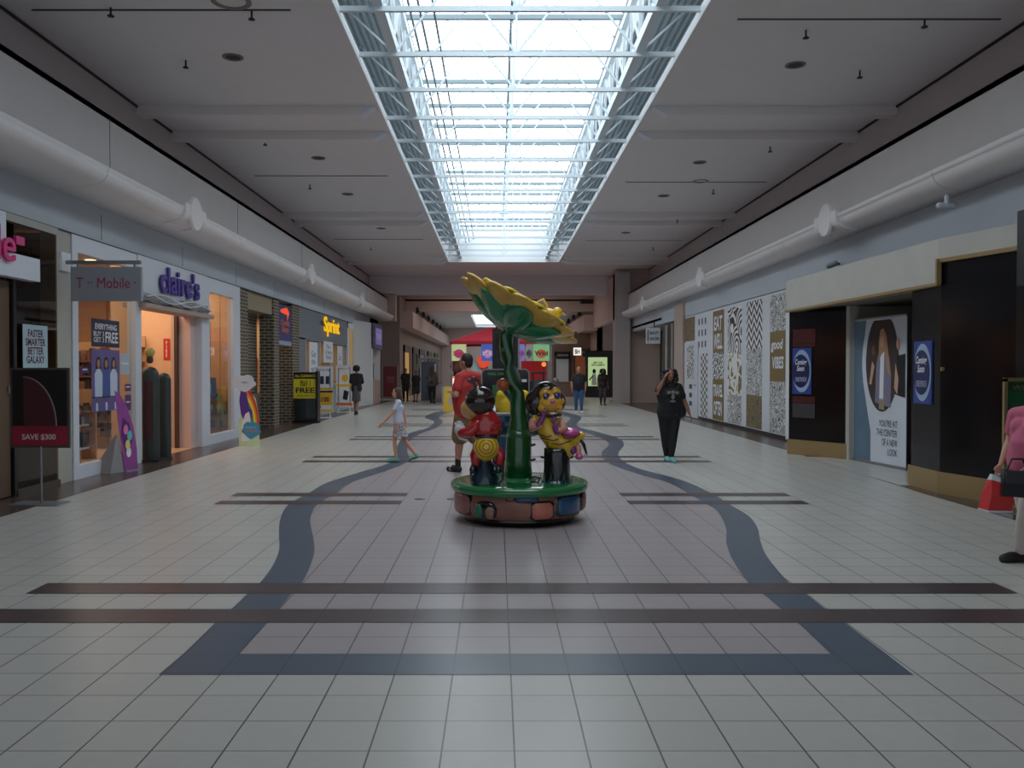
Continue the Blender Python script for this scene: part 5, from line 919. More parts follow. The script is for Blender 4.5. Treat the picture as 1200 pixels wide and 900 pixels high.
# ---- bee girl figure facing the camera
YB_ = 9.05
def v(px, py, dy=0): return Vector((PX(px, YB_), YB_+dy, PZ(py, YB_)))
bee = part('bee_figure', MB().tube([v(638, 492), v(642, 503), v(650, 513), v(662, 521)], [.095, .12, .132, .118], 20).tube([v(650, 513), v(655, 522), v(664, 529)], [.105, .108, .085], 18).tube([v(662, 519), v(674, 514), v(682, 510)], [.10, .075, .04], 16).ball(v(626, 494, -.03), .055).ball(v(655, 494, -.02), .05), M_yl, ride, 'smiling bee girl figure with brown hair and yellow striped dress facing the camera', vox=.010, sm=5)
part('hair', MB().ball(v(641, 464, .05), (.165, .13, .155), 28, 18).ball(v(628, 472, .05), (.115, .11, .14)).ball(v(654, 471, .06), (.09, .09, .12)), M_bw, bee, vox=.012)
fc = part('face', MB().ball(v(645, 472, -.06), (.125, .085, .10), 28, 18).ball(v(636.5, 478, -.07), (.062, .055, .055)).ball(v(652.5, 478, -.07), (.06, .055, .052)).ball(v(638.5, 462, -.055), (.065, .06, .07)).ball(v(650.5, 461, -.055), (.06, .06, .068)), mat('bee face yellow', (236, 172, 50), .25, coat=.5), bee, vox=.008, sm=4)
for x, y in ((639.5, 464.5), (652, 463.5)):
    part('eye', MB().ball(v(x, y, -.118), (.032, .018, .036), 18, 12), mat('eye blue', (34, 30, 110), .15, coat=.8), fc); part('eye_glint', MB().ball(v(x-1.3, y-1.6, -.137), (.007, .006, .008), 8, 6), M_wht, fc)
    part('eyelash', MB().tube([v(x-3.6, y-2.2, -.115), v(x, y-4.4, -.122), v(x+3.6, y-2.2, -.115)], .006, 6), M_bw, fc)
part('nose', MB().ball(v(647, 470.5, -.155), (.027, .022, .018), 14, 10), M_pk, fc); part('mouth', MB().tube([v(637, 477.5, -.135), v(642, 480.5, -.15), v(648, 481.5, -.15), v(654, 477.5, -.135)], .006, 6), mat('mouth maroon', (120, 40, 40), .3), fc)
part('ear', MB().ball(v(659.5, 470, -.02), (.018, .02, .03), 10, 8), mat('bee face yellow', (236, 172, 50), .25, coat=.5), bee)
part('hair_highlight', MB().ball(v(640, 451.5, -.0), (.05, .04, .014), 14, 8), mat('highlight grey', (150, 140, 140), .2, coat=.5), bee)  # highlight on the glossy hair, modelled as a pale flat blob
cl = MB()
for k in range(7): cl.ball(v(631+k*4, 485.5+1.8*SIN(PI*k/6), -.09), (.024, .02, .02), 10, 8)
part('scalloped_collar', cl, M_bw, bee)
part('left_arm', MB().tube([v(624, 496, -.06), v(623, 501, -.10), v(631, 498, -.14)], [.046, .04, .034], 14), M_fl, bee); part('right_arm', MB().tube([v(657, 496, -.05), v(661, 502, -.09), v(653, 504, -.14)], [.04, .04, .034], 14), M_fl, bee)
for pts, nme in ((((630, 497), (634, 491), (636, 486), (636.5, 480)), 'left_glove'), (((652, 505), (649, 499), (647.5, 493), (648.5, 488)), 'right_glove')):
    g_ = MB().tube([v(p[0], p[1], -.145) for p in pts[:3]], [.033, .03, .024], 12)
    for dx in (-1.6, 0, 1.6): g_.tube([v(pts[2][0]+dx*.5, pts[2][1], -.148), v(pts[3][0]+dx, pts[3][1]+abs(dx)*.6, -.155)], [.011, .009], 8)
    g_.tube([v(pts[1][0]+2, pts[1][1]-2, -.15), v(pts[1][0]+4.5, pts[1][1]-5, -.155)], [.011, .009], 8); part(nme, g_, M_pp, bee, vox=.005, sm=2)
for k, (p, q2) in enumerate((((630, 508), (652, 507)), ((633, 512.5), (662, 511)), ((640, 517), (668, 516)))):
    part('dress_stripe', MB().tube([v(p[0], p[1], -.085), v((p[0]+q2[0])/2, (p[1]+q2[1])/2+3.5, -.14), v(q2[0], q2[1], -.095)], .007, 6), mat('stripe brown', (96, 50, 30), .3), bee)
for a, b in (((648, 520), (652, 531)), ((655, 521), (662, 531)), ((643, 516), (640, 524))): part('skirt_fold', MB().tube([v(a[0], a[1], -.09), v(b[0], b[1], -.07)], .007, 6), mat('stripe brown', (96, 50, 30), .3), bee)
part('pink_saddle', MB().ball(v(668, 507, -.03), (.105, .11, .055), 24, 14), M_pk, bee); part('saddle_rim', MB().tube([v(656, 507, -.10), v(662, 512.5, -.13), v(671, 512.5, -.125), v(679, 507, -.08)], .009, 8), mat('rim maroon', (90, 24, 50), .3), bee)
for a, b, r_ in (((668, 519), (671, 529), .045), ((677, 524), (678, 532), .036)): part('leg', MB().tube([v(a[0], a[1], -.03), v(b[0], b[1], -.04)], [r_, r_*.8], 14), M_pp if r_ > .04 else M_fl, bee)
part('shoe', MB().ball(v(671, 527, -.05), (.042, .05, .045)), M_pp, bee); part('shoe', MB().ball(v(678.5, 535, -.05), (.046, .05, .032)), M_pk, bee)
part('black_wing', MB().tube([v(679, 513, .0), v(684, 521, -.01), v(687, 531, -.01)], [.045, .05, .03], 14, sq=.4), M_bk, bee); part('wing_tip', MB().ball(v(686.5, 534, -.02), (.02, .02, .025), 10, 8), M_gw, bee)
st_ = part('stump_seat', MB().lathe(v(652.5, 567), [(.145, 0), (.142, .08), (.138, .2), (.135, .33), (.13, .38), (.0, .39)], 30, wob=lambda a, j: 1+.04*SIN(7*a+j)), mat('stump black', (16, 18, 20), .25, coat=.5, noise=.4), ride)
part('blue_grass_base', MB().lathe(v(652, 568, -.02), [(.165, 0), (.15, .035), (.12, .06)], 28, wob=lambda a, j: 1+.06*SIN(8*a)), mat('base blue', (20, 50, 80), .25, coat=.5), st_)
for k in range(9):
    a = math.radians(-160+k*17.5); b = v(652, 567); o_ = Vector((COS(a), SIN(a), 0)); s0 = b+o_*.150; part('grass_blade', MB().tube([s0, s0+o_*.012+Vector((.008*((k % 3)-1), 0, .05)), s0+o_*.006+Vector((.025*((k % 3)-1), 0, .10+.03*(k % 2)))], [.009, .007, .003], 6), mat('blade teal', (24, 78, 72), .3, coat=.4), st_)
for x in (636, 669): part('stump_twig', MB().tube([v(x, 536, -.02), v(x+(-2 if x < 650 else 2), 535, -.03)], [.014, .010], 8), M_bk, st_)
# ---- third seat behind the trunk (blue), cable
bs = part('blue_seat', MB().tube([(RX-.16, RY+.30, .98), (RX+.16, RY+.30, .98)], [.13, .13], 20).tube([(RX, RY+.32, .72), (RX, RY+.32, 1.0)], [.10, .15], 18), M_bu, ride, vox=.014)
part('white_rim', MB().tube([(RX-.28, RY+.28, 1.10), (RX-.1, RY+.22, 1.10), (RX+.1, RY+.22, 1.10), (RX+.2, RY+.28, 1.08)], .020, 8), mat('rim pale', (180, 205, 215), .3), bs); part('pedestal', MB().tube([(RX, RY+.32, .40), (RX, RY+.32, .74)], [.10, .08], 16), M_bk, bs)
part('black_cable', MB().tube([w(588, 575, -.1), w(585, 566, -.12), w(589, 560, -.1), w(590, 545), w(590, 530)], .010, 8), M_bk, ride); part('coin_rail', MB().tube([v(620, 560, -.1), v(626, 557, -.12), v(632, 559, -.12), v(630, 564, -.12), v(622, 564, -.1)], .012, 8), M_bk, ride)
# ================================================================ PEOPLE
J0 = dict(pel=(0, .0, .95), chest=(0, -.01, 1.30), neck=(0, .01, 1.46), head=(0, -.02, 1.635),
  shL=(.175, .01, 1.41), elL=(.23, .03, 1.13), wrL=(.25, -.05, .88), shR=(-.175, .01, 1.41), elR=(-.23, .03, 1.13), wrR=(-.25, -.05, .88),
  hipL=(.09, 0, .92), knL=(.10, -.02, .50), anL=(.10, .03, .085), hipR=(-.09, 0, .92), knR=(-.10, -.02, .50), anR=(-.10, .03, .085), toeL=None, toeR=None)
def person(label, X, Y, th, s=1, g=1, joints=None, top=None, sleeve='short', bottom=None, bt='pants', hair=None, ht='short', shoes=(30, 30, 32), skin=(196, 140, 112), vox=.011, fem=False, head_turn=0, belly=0, name='person', group=None, hem=.90, curl=.5, fingers=True, shoe_h=1):
    Jn = dict(J0); Jn.update(joints or {}); Jn = {k: (Vector(p) if p is not None else None) for k, p in Jn.items()}
    root = thing(name, label, 'person', (X, Y, 0), group); RM = Matrix.Rotation(th, 4, 'Z'); T = Matrix.Translation((X, Y, 0)) @ RM @ Matrix.Diagonal((s, s, s, 1))
    def W(p): return T @ Vector(p)
    def S(*a, **k): return None
    def tb(mb, pts, rad, seg=14, sq=1, up=(0, 1, 0)): mb.tube([W(p) for p in pts], [r*s for r in rad], seg, sq, RM @ Vector(up))
    sk = mat('skin %s' % (skin,), skin, .6, noise=.05)
    def torso(mb, e=0, z0=None, full=True):
        P, Cc, N = Jn['pel'], Jn['chest'], Jn['neck']; hw = .085*g
        for sx in (-1, 1):
            o = Vector((sx*hw, 0, 0)); tb(mb, [P+o*1.05, (P+Cc)/2+o*(.82 if fem else 1)+Vector((0, -.02*belly, 0)), Cc+o*1.15, Cc+o*1.1+Vector((0, 0, .08))], [(.105*g+e), (.092*g+e+.02*belly) if fem else .102*g+e+.02*belly, .105*g+e, .075*g+e])
        tb(mb, [P+Vector((0, -.02, .0)), (P+Cc)/2+Vector((0, -.03-.05*belly, 0)), Cc+Vector((0, -.02, 0))], [.11*g+e, .10*g+e+.03*belly, .10*g+e])
        tb(mb, [Jn['shL'], Cc+Vector((0, .0, .12)), Jn['shR']], [.056*g+e, .075*g+e, .056*g+e])
        if fem:
            for sx in (-1, 1): mb.ball(W(Cc+Vector((sx*.075, -.085*g, -.01))), (.068*s*g+e, .062*s*g+e, .065*s*g+e), 14, 10)
    b = MB(); torso(b)
    tb(b, [Jn['neck']-Vector((0, 0, .05)), Jn['neck']+Vector((0, -.01, .06))], [.058, .05])
    Hh = Jn['head']; HR = Matrix.Rotation(head_turn, 3, 'Z')
    def hp(x, y, z): return W(Hh+HR @ Vector((x, y, z)))
    RH = (RM.to_3x3() @ HR)
    b.ball(hp(0, 0, .02), (.076*s, .094*s, .105*s), 20, 14, RH); b.ball(hp(0, -.035, -.055), (.055*s, .055*s, .06*s), 16, 10, RH); b.tube([hp(0, -.088, .01), hp(0, -.104, -.022)], [.010*s, .016*s], 8)
    for sx in (-1, 1): b.ball(hp(sx*.077, .005, -.005), (.012*s, .018*s, .03*s), 8, 6, RH)
    for L in 'LR':
        sh, el, wr = Jn['sh'+L], Jn['el'+L], Jn['wr'+L]; tb(b, [sh, sh.lerp(el, .3), el, el.lerp(wr, .35), wr], [.052*g, .048*g, .037*g, .038*g, .024])
        d = (wr-el).normalized(); sx = 1 if L == 'L' else -1; side = Vector((0, -1, 0)); side = (side-d*side.dot(d)); side = side.normalized() if side.length > .1 else Vector((0, 0, 1)); n_ = d.cross(side)*(-sx)
        n_ = n_ if (n_.x*sx) < 0 or abs(n_.x) < .2 else -n_
        if fingers:
            for o in (-.022, 0, .022): tb(b, [wr, wr+d*.075+side*o], [.018, .013], 8)
            for k, (o, ln) in enumerate(((.028, .068), (.010, .078), (-.009, .073), (-.027, .058))):
                p0 = wr+d*.08+side*o; p1 = p0+d*ln*.5+n_*ln*.12*curl; p2 = p1+d*ln*.42+n_*ln*.5*curl; tb(b, [p0, p1, p2], [.0098, .009, .0075], 8)
            tb(b, [wr+d*.02+side*.02, wr+d*.055+side*.047, wr+d*.085+side*.055+n_*.01], [.013, .011, .009], 8)
        else: tb(b, [wr, wr+d*.13], [.024, .015], 8)
        hi, kn, an = Jn['hip'+L], Jn['kn'+L], Jn['an'+L]; lg = g if g < 1.15 else 1+.6*(g-1); tb(b, [hi, hi.lerp(kn, .35), kn, kn.lerp(an, .3), an], [.09*g, .082*lg, .054*lg, .056*lg, .034])
        toe = Jn['toe'+L] or an+Vector((sx*.02, -.16, -.055)); Jn['toe'+L] = toe; tb(b, [an+Vector((0, .02, -.03)), toe], [.034, .028], 10)
    body = part('body', b, sk, root, vox=vox*s if s > .8 else vox*.8, sm=3)
    # face
    dkm = mat('eye dark', (30, 22, 20), .3)
    for sx in (-1, 1):
        part('eye', MB().ball(hp(sx*.031, -.083, .018), (.012*s, .006*s, .007*s), 10, 6, RH), dkm, body); part('eyebrow', MB().tube([hp(sx*.017, -.089, .036), hp(sx*.045, -.079, .036)], .0035*s, 6), mat('hair %s' % (hair,), hair or (40, 30, 26), .7), body)
    part('mouth', MB().tube([hp(-.02, -.092, -.052), hp(0, -.096, -.054), hp(.02, -.092, -.052)], .005*s, 6), mat('lip', (150, 80, 74), .5), body)
    # hair
    if hair:
        hm = mat('hair %s' % (hair,), hair, .6, noise=.3, nscale=30, bump=.3); h = MB()
        h.ball(hp(0, .022, .045), (.087*s, .094*s, .095*s), 18, 12, RH); h.ball(hp(0, .05, -.01), (.078*s, .06*s, .08*s), 14, 10, RH)
        if ht == 'long':
            for o in (-.06, -.03, 0, .03, .06): h.tube([hp(o, .06, .03), hp(o*1.3, .085, -.1), hp(o*1.2, .10, -.26), hp(o*.9, .11, -.40)], [.035*s, .042*s, .036*s, .016*s], 10)
            for sx in (-1, 1): h.tube([hp(sx*.075, .01, .04), hp(sx*.085, .02, -.08), hp(sx*.075, .05, -.2)], [.02*s, .026*s, .02*s], 10)
        if ht == 'curly':
            R_ = random.Random(5)
            for k in range(90):
                a = R_.uniform(-.35*PI, 1.35*PI); z = R_.uniform(-.34, .10); rr = .095+.075*(-z+.1)/.44; yy = rr*SIN(a)*.9+.03
                if yy < -.05 and abs(rr*COS(a)) < .075: continue
                h.ball(hp(rr*COS(a)*1.15, yy, z), R_.uniform(.028, .042)*s, 8, 6)
        if ht == 'afro': h.ball(hp(0, .02, .04), (.135*s, .13*s, .115*s), 20, 12, RH).ball(hp(.07, .04, -.02), (.06*s, .06*s, .06*s)).ball(hp(-.07, .04, -.02), (.06*s, .06*s, .06*s))
        part('hair', h, hm, root, vox=.008 if vox < .012 else .012, sm=2)
    # shoes
    for L in 'LR':
        an, toe = Jn['an'+L], Jn['toe'+L]; m_ = MB(); tb(m_, [an+Vector((0, .035, -.04)), an.lerp(toe, .5)+Vector((0, -.01, -.002)), toe+Vector((0, -.012, .006))], [.050, .053, .046], 12, sq=.95); 
        if shoe_h > 0: tb(m_, [an+Vector((0, .01, 0)), an+Vector((0, .01, .03*shoe_h))], [.046, .044], 12)
        o_ = part('shoe', m_, mat('shoe %s' % (shoes,), shoes, .6), root, vox=.009, sm=2); m2 = MB(); tb(m2, [an+Vector((0, .045, -.068)), toe+Vector((0, -.01, -.018))], [.030, .030], 12, sq=.4); part('sole', m2, mat('shoe sole', tuple(min(255, int(c*.6+30)) for c in shoes), .7), o_)
    # clothes
    if top:
        m_ = MB(); torso(m_, .014)
        for L in 'LR':
            sh, el, wr = Jn['sh'+L], Jn['el'+L], Jn['wr'+L]
            if sleeve == 'short': tb(m_, [sh, sh.lerp(el, .62)], [.066*g, .060*g])
            elif sleeve == 'long': tb(m_, [sh, el, wr], [.064*g, .05*g, .036])
            elif sleeve == 'cap': tb(m_, [sh, sh.lerp(el, .35)], [.066*g, .058*g])
        P = Jn['pel']; tb(m_, [P+Vector((-.08*g, 0, hem-.95)), P+Vector((.08*g, 0, hem-.95))], [.115*g, .115*g])
        part('top', m_, mat('cloth %s' % (top,), top, .85, noise=.12, nscale=12, bump=.25), root, vox=.011 if vox < .012 else .015, sm=5)
    if bottom:
        m_ = MB(); P = Jn['pel']; bm_ = mat('cloth b %s' % (bottom,), bottom, .85, noise=.15, nscale=10, bump=.25) if isinstance(bottom, tuple) else bottom
        if bt in ('pants', 'shorts'):
            tb(m_, [P+Vector((-.07*g, 0, .02)), P+Vector((.07*g, 0, .02))], [.118*g, .118*g])
            for L in 'LR':
                hi, kn, an = Jn['hip'+L], Jn['kn'+L], Jn['an'+L]; lg = g if g < 1.15 else 1+.75*(g-1)
                if bt == 'pants': tb(m_, [hi, hi.lerp(kn, .4), kn, kn.lerp(an, .5), kn.lerp(an, .93)], [.105*g, .098*lg, .072*lg, .062*lg, .050])
                else: tb(m_, [hi, hi.lerp(kn, .5), hi.lerp(kn, .92)], [.112*g, .112*g, .108*g])
            part('trousers' if bt == 'pants' else 'shorts', m_, bm_, root, vox=.011 if vox < .012 else .015, sm=5)
        else:
            zt, zb, r0, r1, pl = bt; n = 48; vs = []
            for j in range(7):
                t = j/6; z = zt+(zb-zt)*t
                for k in range(n):
                    a = 2*PI*k/n; r = (r0+(r1-r0)*t)*g*(1+pl*t*SIN(9*a+t)); off = P+Vector((0, .03*t, 0)); vs.append(W((off.x+r*COS(a), off.y+r*SIN(a)*.8, z+pl*.25*t*SIN(5*a))))
            m_.add(vs, [(j*n+k, j*n+(k+1) % n, (j+1)*n+(k+1) % n, (j+1)*n+k) for j in range(6) for k in range(n)], True); part('skirt', m_, bm_, root)
    return root, W, Jn
# man in red shirt
r, W_, J = person('large man in a red t-shirt and khaki shorts walking away beside the ride', -.44, 13.3, math.radians(-137), 1.045, 1.22, dict(head=(.01, -.05, 1.64), chest=(0, -.01, 1.30), elL=(.30, .06, 1.14), wrL=(.20, -.16, 1.20), elR=(-.28, .02, 1.14), wrR=(-.26, -.15, 1.0), knL=(.12, -.06, .50), anL=(.13, -.10, .085), knR=(-.12, .02, .50), anR=(-.13, .14, .085)), top=(178, 46, 46), bottom=(124, 98, 66), bt='shorts', hair=(34, 26, 24), shoes=(24, 24, 28), skin=(190, 134, 112), head_turn=math.radians(20), belly=1, shoe_h=4, hem=.86)
for sx in (-1, 1): part('sideburn', MB().ball(W_(Vector((sx*.07, -.05, 1.62))), (.014, .014, .03), 8, 6), mat('hair (34, 26, 24)', (34, 26, 24), .7), r)
part('glasses', MB().tube([W_(Vector((.09, -.03, 1.665))), W_(Vector((.085, -.13, 1.66)))], .004, 6), M_dark, r)
t = thing('white_phone', 'small white phone held low by the man in the red shirt', 'phone', W_((.23, -.2, 1.02))-Vector((0, 0, 0))); p_ = Vector((PX(528.5, 13.2), 13.2, PZ(470, 13.2)))
t.location = p_-Vector((0, 0, .07)); part('case', MB().box(p_.x-.03, p_.x+.03, p_.y-.006, p_.y+.006, p_.z-.07, p_.z+.07), M_wht, t); part('camera_bump', MB().box(p_.x-.02, p_.x-.005, p_.y+.006, p_.y+.009, p_.z+.04, p_.z+.06), M_dark, t)
# girl
r, W_, J = person('young girl with long brown hair, white t-shirt and patterned skirt walking left', -1.70, 14.8, math.radians(-84), .735, .92, dict(head=(0, -.05, 1.62), shL=(.15, 0, 1.40), shR=(-.15, 0, 1.40), elL=(.20, -.15, 1.16), wrL=(.20, -.36, .93), elR=(-.2, .12, 1.16), wrR=(-.2, .16, .92), knL=(.08, -.10, .50), anL=(.08, -.06, .085), knR=(-.08, .12, .53), anR=(-.08, .40, .15), toeR=(-.08, .27, .045), toeL=(.08, -.24, .03)), top=(200, 208, 226), bottom=doodle('skirt print', 'noise', 20, a=(206, 204, 208), b2=(56, 54, 66), dist=4), bt=(1.0, .60, .125, .25, .045), hair=(72, 46, 36), ht='long', shoes=(110, 168, 150), skin=(214, 150, 124), shoe_h=.3, hem=.97)
# woman in black, hand on forehead
r, W_, J = person('woman in black t-shirt and trousers with long curly hair, hand raised to her forehead', 3.0, 14.8, math.radians(4), .915, 1.22, dict(elR=(-.27, -.10, 1.30), wrR=(-.15, -.17, 1.58), elL=(.30, .03, 1.14), wrL=(.375, -.05, .90), shR=(-.18, -.01, 1.42), knL=(.065, -.04, .50), anL=(.015, -.08, .085), knR=(-.08, .03, .50), anR=(-.03, .08, .085), hipL=(.10, 0, .92), hipR=(-.10, 0, .92)), top=(22, 22, 26), bottom=(20, 20, 22), hair=(28, 20, 20), ht='curly', shoes=(120, 170, 172), skin=(150, 100, 80), fem=True, belly=.6, shoe_h=.5, hem=.88, curl=.9)
F = FRd(W_((-.11, -.20, 1.22)), (1, .07, 0))
for k, (cx, cy, rx, ry) in enumerate(((.03, .09, .035, .03), (.10, .10, .035, .03), (.17, .085, .035, .028), (.10, .02, .028, .05), (.10, -.06, .05, .018))): shape(F, oval(cx, cy, rx, ry, 14), mat('grey print', (120, 118, 120), .7), r, 'shirt_print', d=.035)
t = thing('black_shoulder_bag', 'black shoulder bag at the hip of the woman in black', 'bag', W_((.24, .08, .86))); part('bag_body', MB().tube([W_((.25, .08, .92)), W_((.27, .08, 1.08))], [.09, .07], 14, sq=.6), M_dark, t); part('strap', MB().tube([W_((.25, .02, 1.1)), W_((.20, .02, 1.3)), W_((.16, .02, 1.46))], .012, 8), M_dark, t)
# woman far left in skirt
person('woman in a black top and grey skirt walking away by the phone shop', -4.93, 30.0, math.radians(176), .985, 1.0, dict(anR=(-.04, .22, .16), knR=(-.06, .03, .52), toeR=(-.04, .12, .05), anL=(.04, .0, .085), knL=(.06, -.01, .5), elL=(.23, -.02, 1.16), wrL=(.17, -.17, 1.12), elR=(-.23, -.02, 1.16), wrR=(-.17, -.17, 1.12)), top=(26, 26, 32), sleeve='long', bottom=(78, 74, 80), bt=(1.05, .50, .14, .16, .01), hair=(18, 14, 14), ht='afro', shoes=(24, 22, 24), skin=(150, 104, 86), vox=.012, fem=True, shoe_h=0)
# woman at right edge
r, W_, J = person('woman in a pink top and cream trousers carrying bags at the right edge', 4.50, 7.2, math.radians(-78), .865, 1.1, dict(chest=(0, .06, 1.30), shL=(.17, .04, 1.40), elL=(.24, -.06, 1.13), wrL=(.22, -.20, .93), shR=(-.17, 0, 1.40), elR=(-.24, 0, 1.13), wrR=(-.24, -.1, .9), head=(0, .14, 1.62), neck=(0, .08, 1.46), anL=(.10, -.20, .075), knL=(.10, -.12, .5), anR=(-.10, .2, .085), knR=(-.1, .05, .5), toeL=(.10, -.36, .03)), top=(190, 92, 120), bottom=(196, 184, 176), hair=(120, 90, 70), shoes=(40, 30, 28), skin=(200, 150, 128), fem=True, belly=.6, shoe_h=0, hem=.9, vox=.009)
hnd = W_(J['wrL']+Vector((0, -.06, -.09)))
t = thing('shopping_bag', 'red and white carrier bag hanging from the hand of the woman in pink', 'bag', hnd-Vector((.04, 0, .40)))
hx = PX(1166, 7.05); b_ = MB()
z0, z1 = PZ(598, 7.05), PZ(563, 7.05); B = [(hx-.09, 6.98, z0), (hx+.10, 6.96, z0+.01), (hx+.10, 7.12, z0), (hx-.09, 7.12, z0)]; Tt = [(hx-.045, 7.0, z1+.01), (hx+.085, 6.98, z1-.03), (hx+.085, 7.09, z1-.03), (hx-.035, 7.09, z1)]; Md = [(hx-.065, 6.97, (z0+z1)/2), (hx+.105, 6.95, (z0+z1)/2), (hx+.105, 7.12, (z0+z1)/2), (hx-.065, 7.12, (z0+z1)/2)]
b_.add(B+Md+Tt, [(3, 2, 1, 0)]+[(j*4+i, j*4+(i+1) % 4, (j+1)*4+(i+1) % 4, (j+1)*4+i) for j in range(2) for i in range(4)]); part('red_sack', b_, mat('carrier red', (196, 36, 34), .5), t)
b2_ = MB(); T2 = [(hx-.03, 7.02, z1+.055), (hx+.05, 7.01, z1+.02), (hx+.05, 7.07, z1+.03), (hx-.02, 7.07, z1+.05)]; b2_.add(Tt+T2, [(i, (i+1) % 4, 4+(i+1) % 4, 4+i) for i in range(4)]); part('white_top', b2_, mat('carrier white', (200, 206, 214), .6), t); b3_ = MB().box(hx-.092, hx+.102, 6.958, 7.122, z0-.006, z0+.006); part('white_bottom_band', b3_, mat('carrier white', (200, 206, 214), .6), t); part('handle', MB().tube([Vector((hx+.03, 7.04, z1+.05)), hnd], .006, 6), mat('carrier white', (200, 206, 214), .6), t)
t = thing('black_handbag', 'black leather handbag held in front of the woman in pink', 'bag', (PX(1188, 7.0), 7.0, PZ(583, 7.0))); m_ = MB(); xx = PX(1190, 7.0)
m_.add([(xx-.14, 6.93, PZ(580, 7)), (xx+.16, 6.93, PZ(584, 7)), (xx+.16, 7.05, PZ(584, 7)), (xx-.12, 7.05, PZ(580, 7)), (xx-.11, 6.95, PZ(550, 7)), (xx+.14, 6.95, PZ(553, 7)), (xx+.14, 7.03, PZ(553, 7)), (xx-.09, 7.03, PZ(550, 7))], [(3, 2, 1, 0), (4, 5, 6, 7), (0, 1, 5, 4), (1, 2, 6, 5), (2, 3, 7, 6), (3, 0, 4, 7)]); part('bag_body', m_, mat('handbag leather', (34, 34, 38), .4), t); part('flap', MB().box(xx-.11, xx+.14, 6.925, 6.95, PZ(566, 7), PZ(551, 7)), mat('handbag flap', (52, 52, 56), .4), t); part('handle', MB().tube([(xx-.07, 6.99, PZ(551, 7)), (xx-.03, 6.99, PZ(538, 7)), (xx+.06, 6.99, PZ(538, 7)), (xx+.1, 6.99, PZ(552, 7))], .009, 8), M_dark, t)
# far man in dark polo
person('man in a dark polo shirt and blue jeans walking towards the camera in the hall', 3.0, 31.2, math.radians(4), .965, 1.08, dict(anL=(.08, -.16, .085), knL=(.09, -.1, .5), anR=(-.09, .06, .085), elL=(.27, .02, 1.14), wrL=(.25, -.12, .93), elR=(-.27, .02, 1.14), wrR=(-.26, -.05, .9)), top=(30, 32, 38), bottom=(46, 84, 124), hair=(120, 112, 108), shoes=(200, 200, 204), skin=(190, 132, 110), vox=.013, belly=.6, shoe_h=.4)
person('woman in a dark patterned top and grey trousers near the advertising kiosk', 4.75, 38.2, math.radians(10), .93, 1.12, dict(anL=(.06, -.1, .085), knL=(.08, -.08, .5), anR=(-.06, .08, .085)), top=(40, 26, 30), bottom=(58, 52, 54), hair=(20, 15, 15), ht='curly', shoes=(120, 70, 70), skin=(120, 76, 60), vox=.014, fem=True, fingers=False, shoe_h=.3)
# far left trio
person('person in a black top with a pale print standing leftmost of the far left group', -4.55, 42.6, math.radians(10), .94, 1.1, None, top=(30, 30, 34), bottom=(30, 30, 36), hair=(30, 20, 18), shoes=(30, 30, 30), skin=(160, 110, 90), vox=.014, fingers=False, shoe_h=.3)
person('child in a black t-shirt and shorts standing beside the far left group', -3.95, 41.8, math.radians(-8), .88, 1.0, dict(anL=(.08, -.14, .085)), top=(24, 24, 26), bottom=(44, 42, 46), bt='shorts', hair=(26, 18, 16), shoes=(30, 28, 28), skin=(150, 100, 82), vox=.014, fingers=False, shoe_h=.3)
person('person in a grey brown hooded jacket walking away in the far left hall', -3.05, 40.2, math.radians(170), 1.0, 1.2, dict(anL=(.08, -.1, .085), elL=(.27, .0, 1.15), wrL=(.2, -.2, 1.05)), top=(84, 76, 70), sleeve='long', bottom=(28, 28, 32), hair=(60, 44, 34), ht='long', shoes=(26, 26, 28), skin=(180, 130, 110), vox=.014, fingers=False, shoe_h=.3)
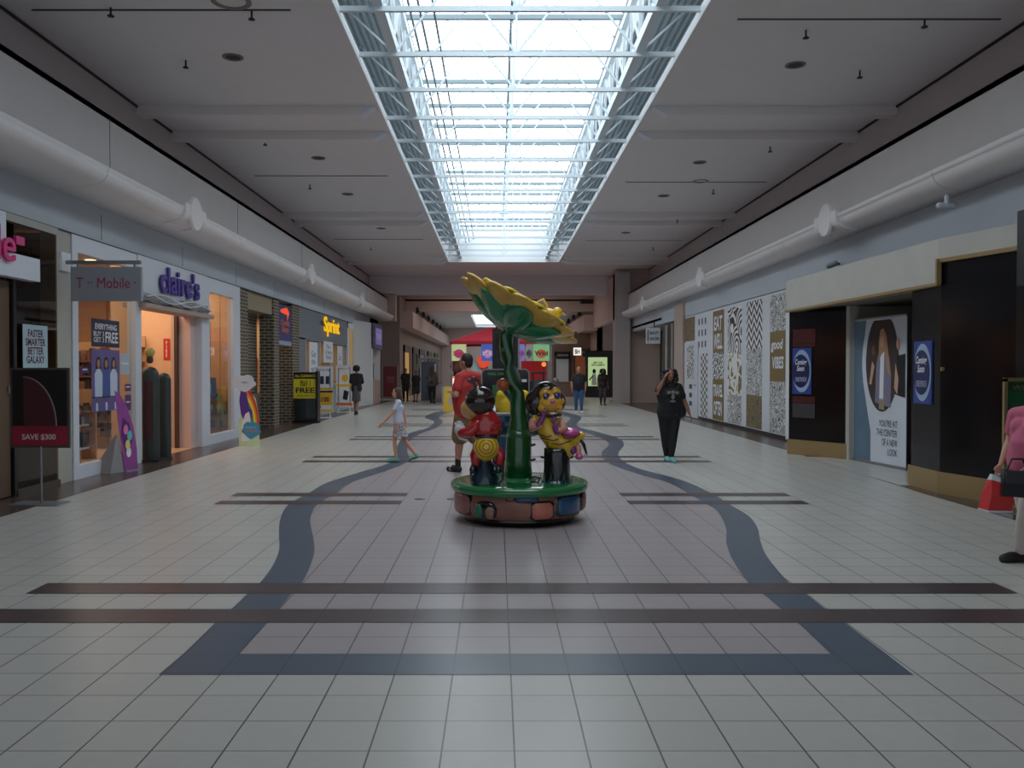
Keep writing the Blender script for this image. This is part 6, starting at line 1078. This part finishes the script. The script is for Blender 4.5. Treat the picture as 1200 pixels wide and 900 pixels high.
# yellow shirt behind the stem
person('person in a yellow t-shirt standing behind the ride stem using the touch screen', .27, 11.25, math.radians(186), .90, .95, dict(elR=(-.24, -.1, 1.14), wrR=(-.12, -.28, 1.19), elL=(.19, -.05, 1.16), wrL=(.13, -.2, 1.1), shR=(-.16, 0, 1.40)), top=(226, 186, 40), bottom=(34, 70, 110), bt='shorts', hair=(60, 44, 38), shoes=(40, 40, 46), skin=(190, 136, 112), shoe_h=.4, hem=.86) if False else person('person in a yellow t-shirt standing behind the ride stem using the touch screen', .21, 11.2, math.radians(186), .90, .95, dict(elL=(.215, -.08, 1.13), wrL=(.16, -.30, 1.20), elR=(-.19, -.05, 1.16), wrR=(-.13, -.2, 1.1)), top=(226, 186, 40), bottom=(34, 70, 110), bt='shorts', hair=(60, 44, 38), shoes=(40, 40, 46), skin=(190, 136, 112), shoe_h=.4, hem=.86)
# ================================================================ LIGHT / CAMERA
def area(name, loc, sx, sy, e, col, rot=(0, 0, 0)):
    l = bpy.data.lights.new(name, 'AREA'); l.shape = 'RECTANGLE'; l.size = sx; l.size_y = sy; l.energy = e; l.color = col
    o = bpy.data.objects.new(name, l); o.location = loc; o.rotation_euler = rot; C.objects.link(o); return o
WARM = (1, .58, .30)
for o in LIGHTS: area(*o)
w = bpy.data.worlds.new('w'); bpy.context.scene.world = w; w.use_nodes = True
w.node_tree.nodes['Background'].inputs[0].default_value = (.62, .70, .8, 1); w.node_tree.nodes['Background'].inputs[1].default_value = .6
cam = bpy.data.cameras.new('camera'); co = bpy.data.objects.new('camera', cam); C.objects.link(co)
co.location = (0, 0, 1.6); co.rotation_euler = (math.radians(90-.974), 0, 0); cam.sensor_width = 36; cam.lens = 30; cam.shift_x = .015; cam.clip_end = 200; cam.clip_start = .05
bpy.context.scene.camera = co
s = bpy.context.scene; s.view_settings.view_transform = 'Standard'; s.view_settings.look = 'None'; s.view_settings.exposure = .2; s.view_settings.gamma = 1.08
s.cycles.use_denoising = True; s.cycles.max_bounces = 8; s.cycles.diffuse_bounces = 5; s.cycles.transparent_max_bounces = 12; s.cycles.sample_clamp_indirect = 6
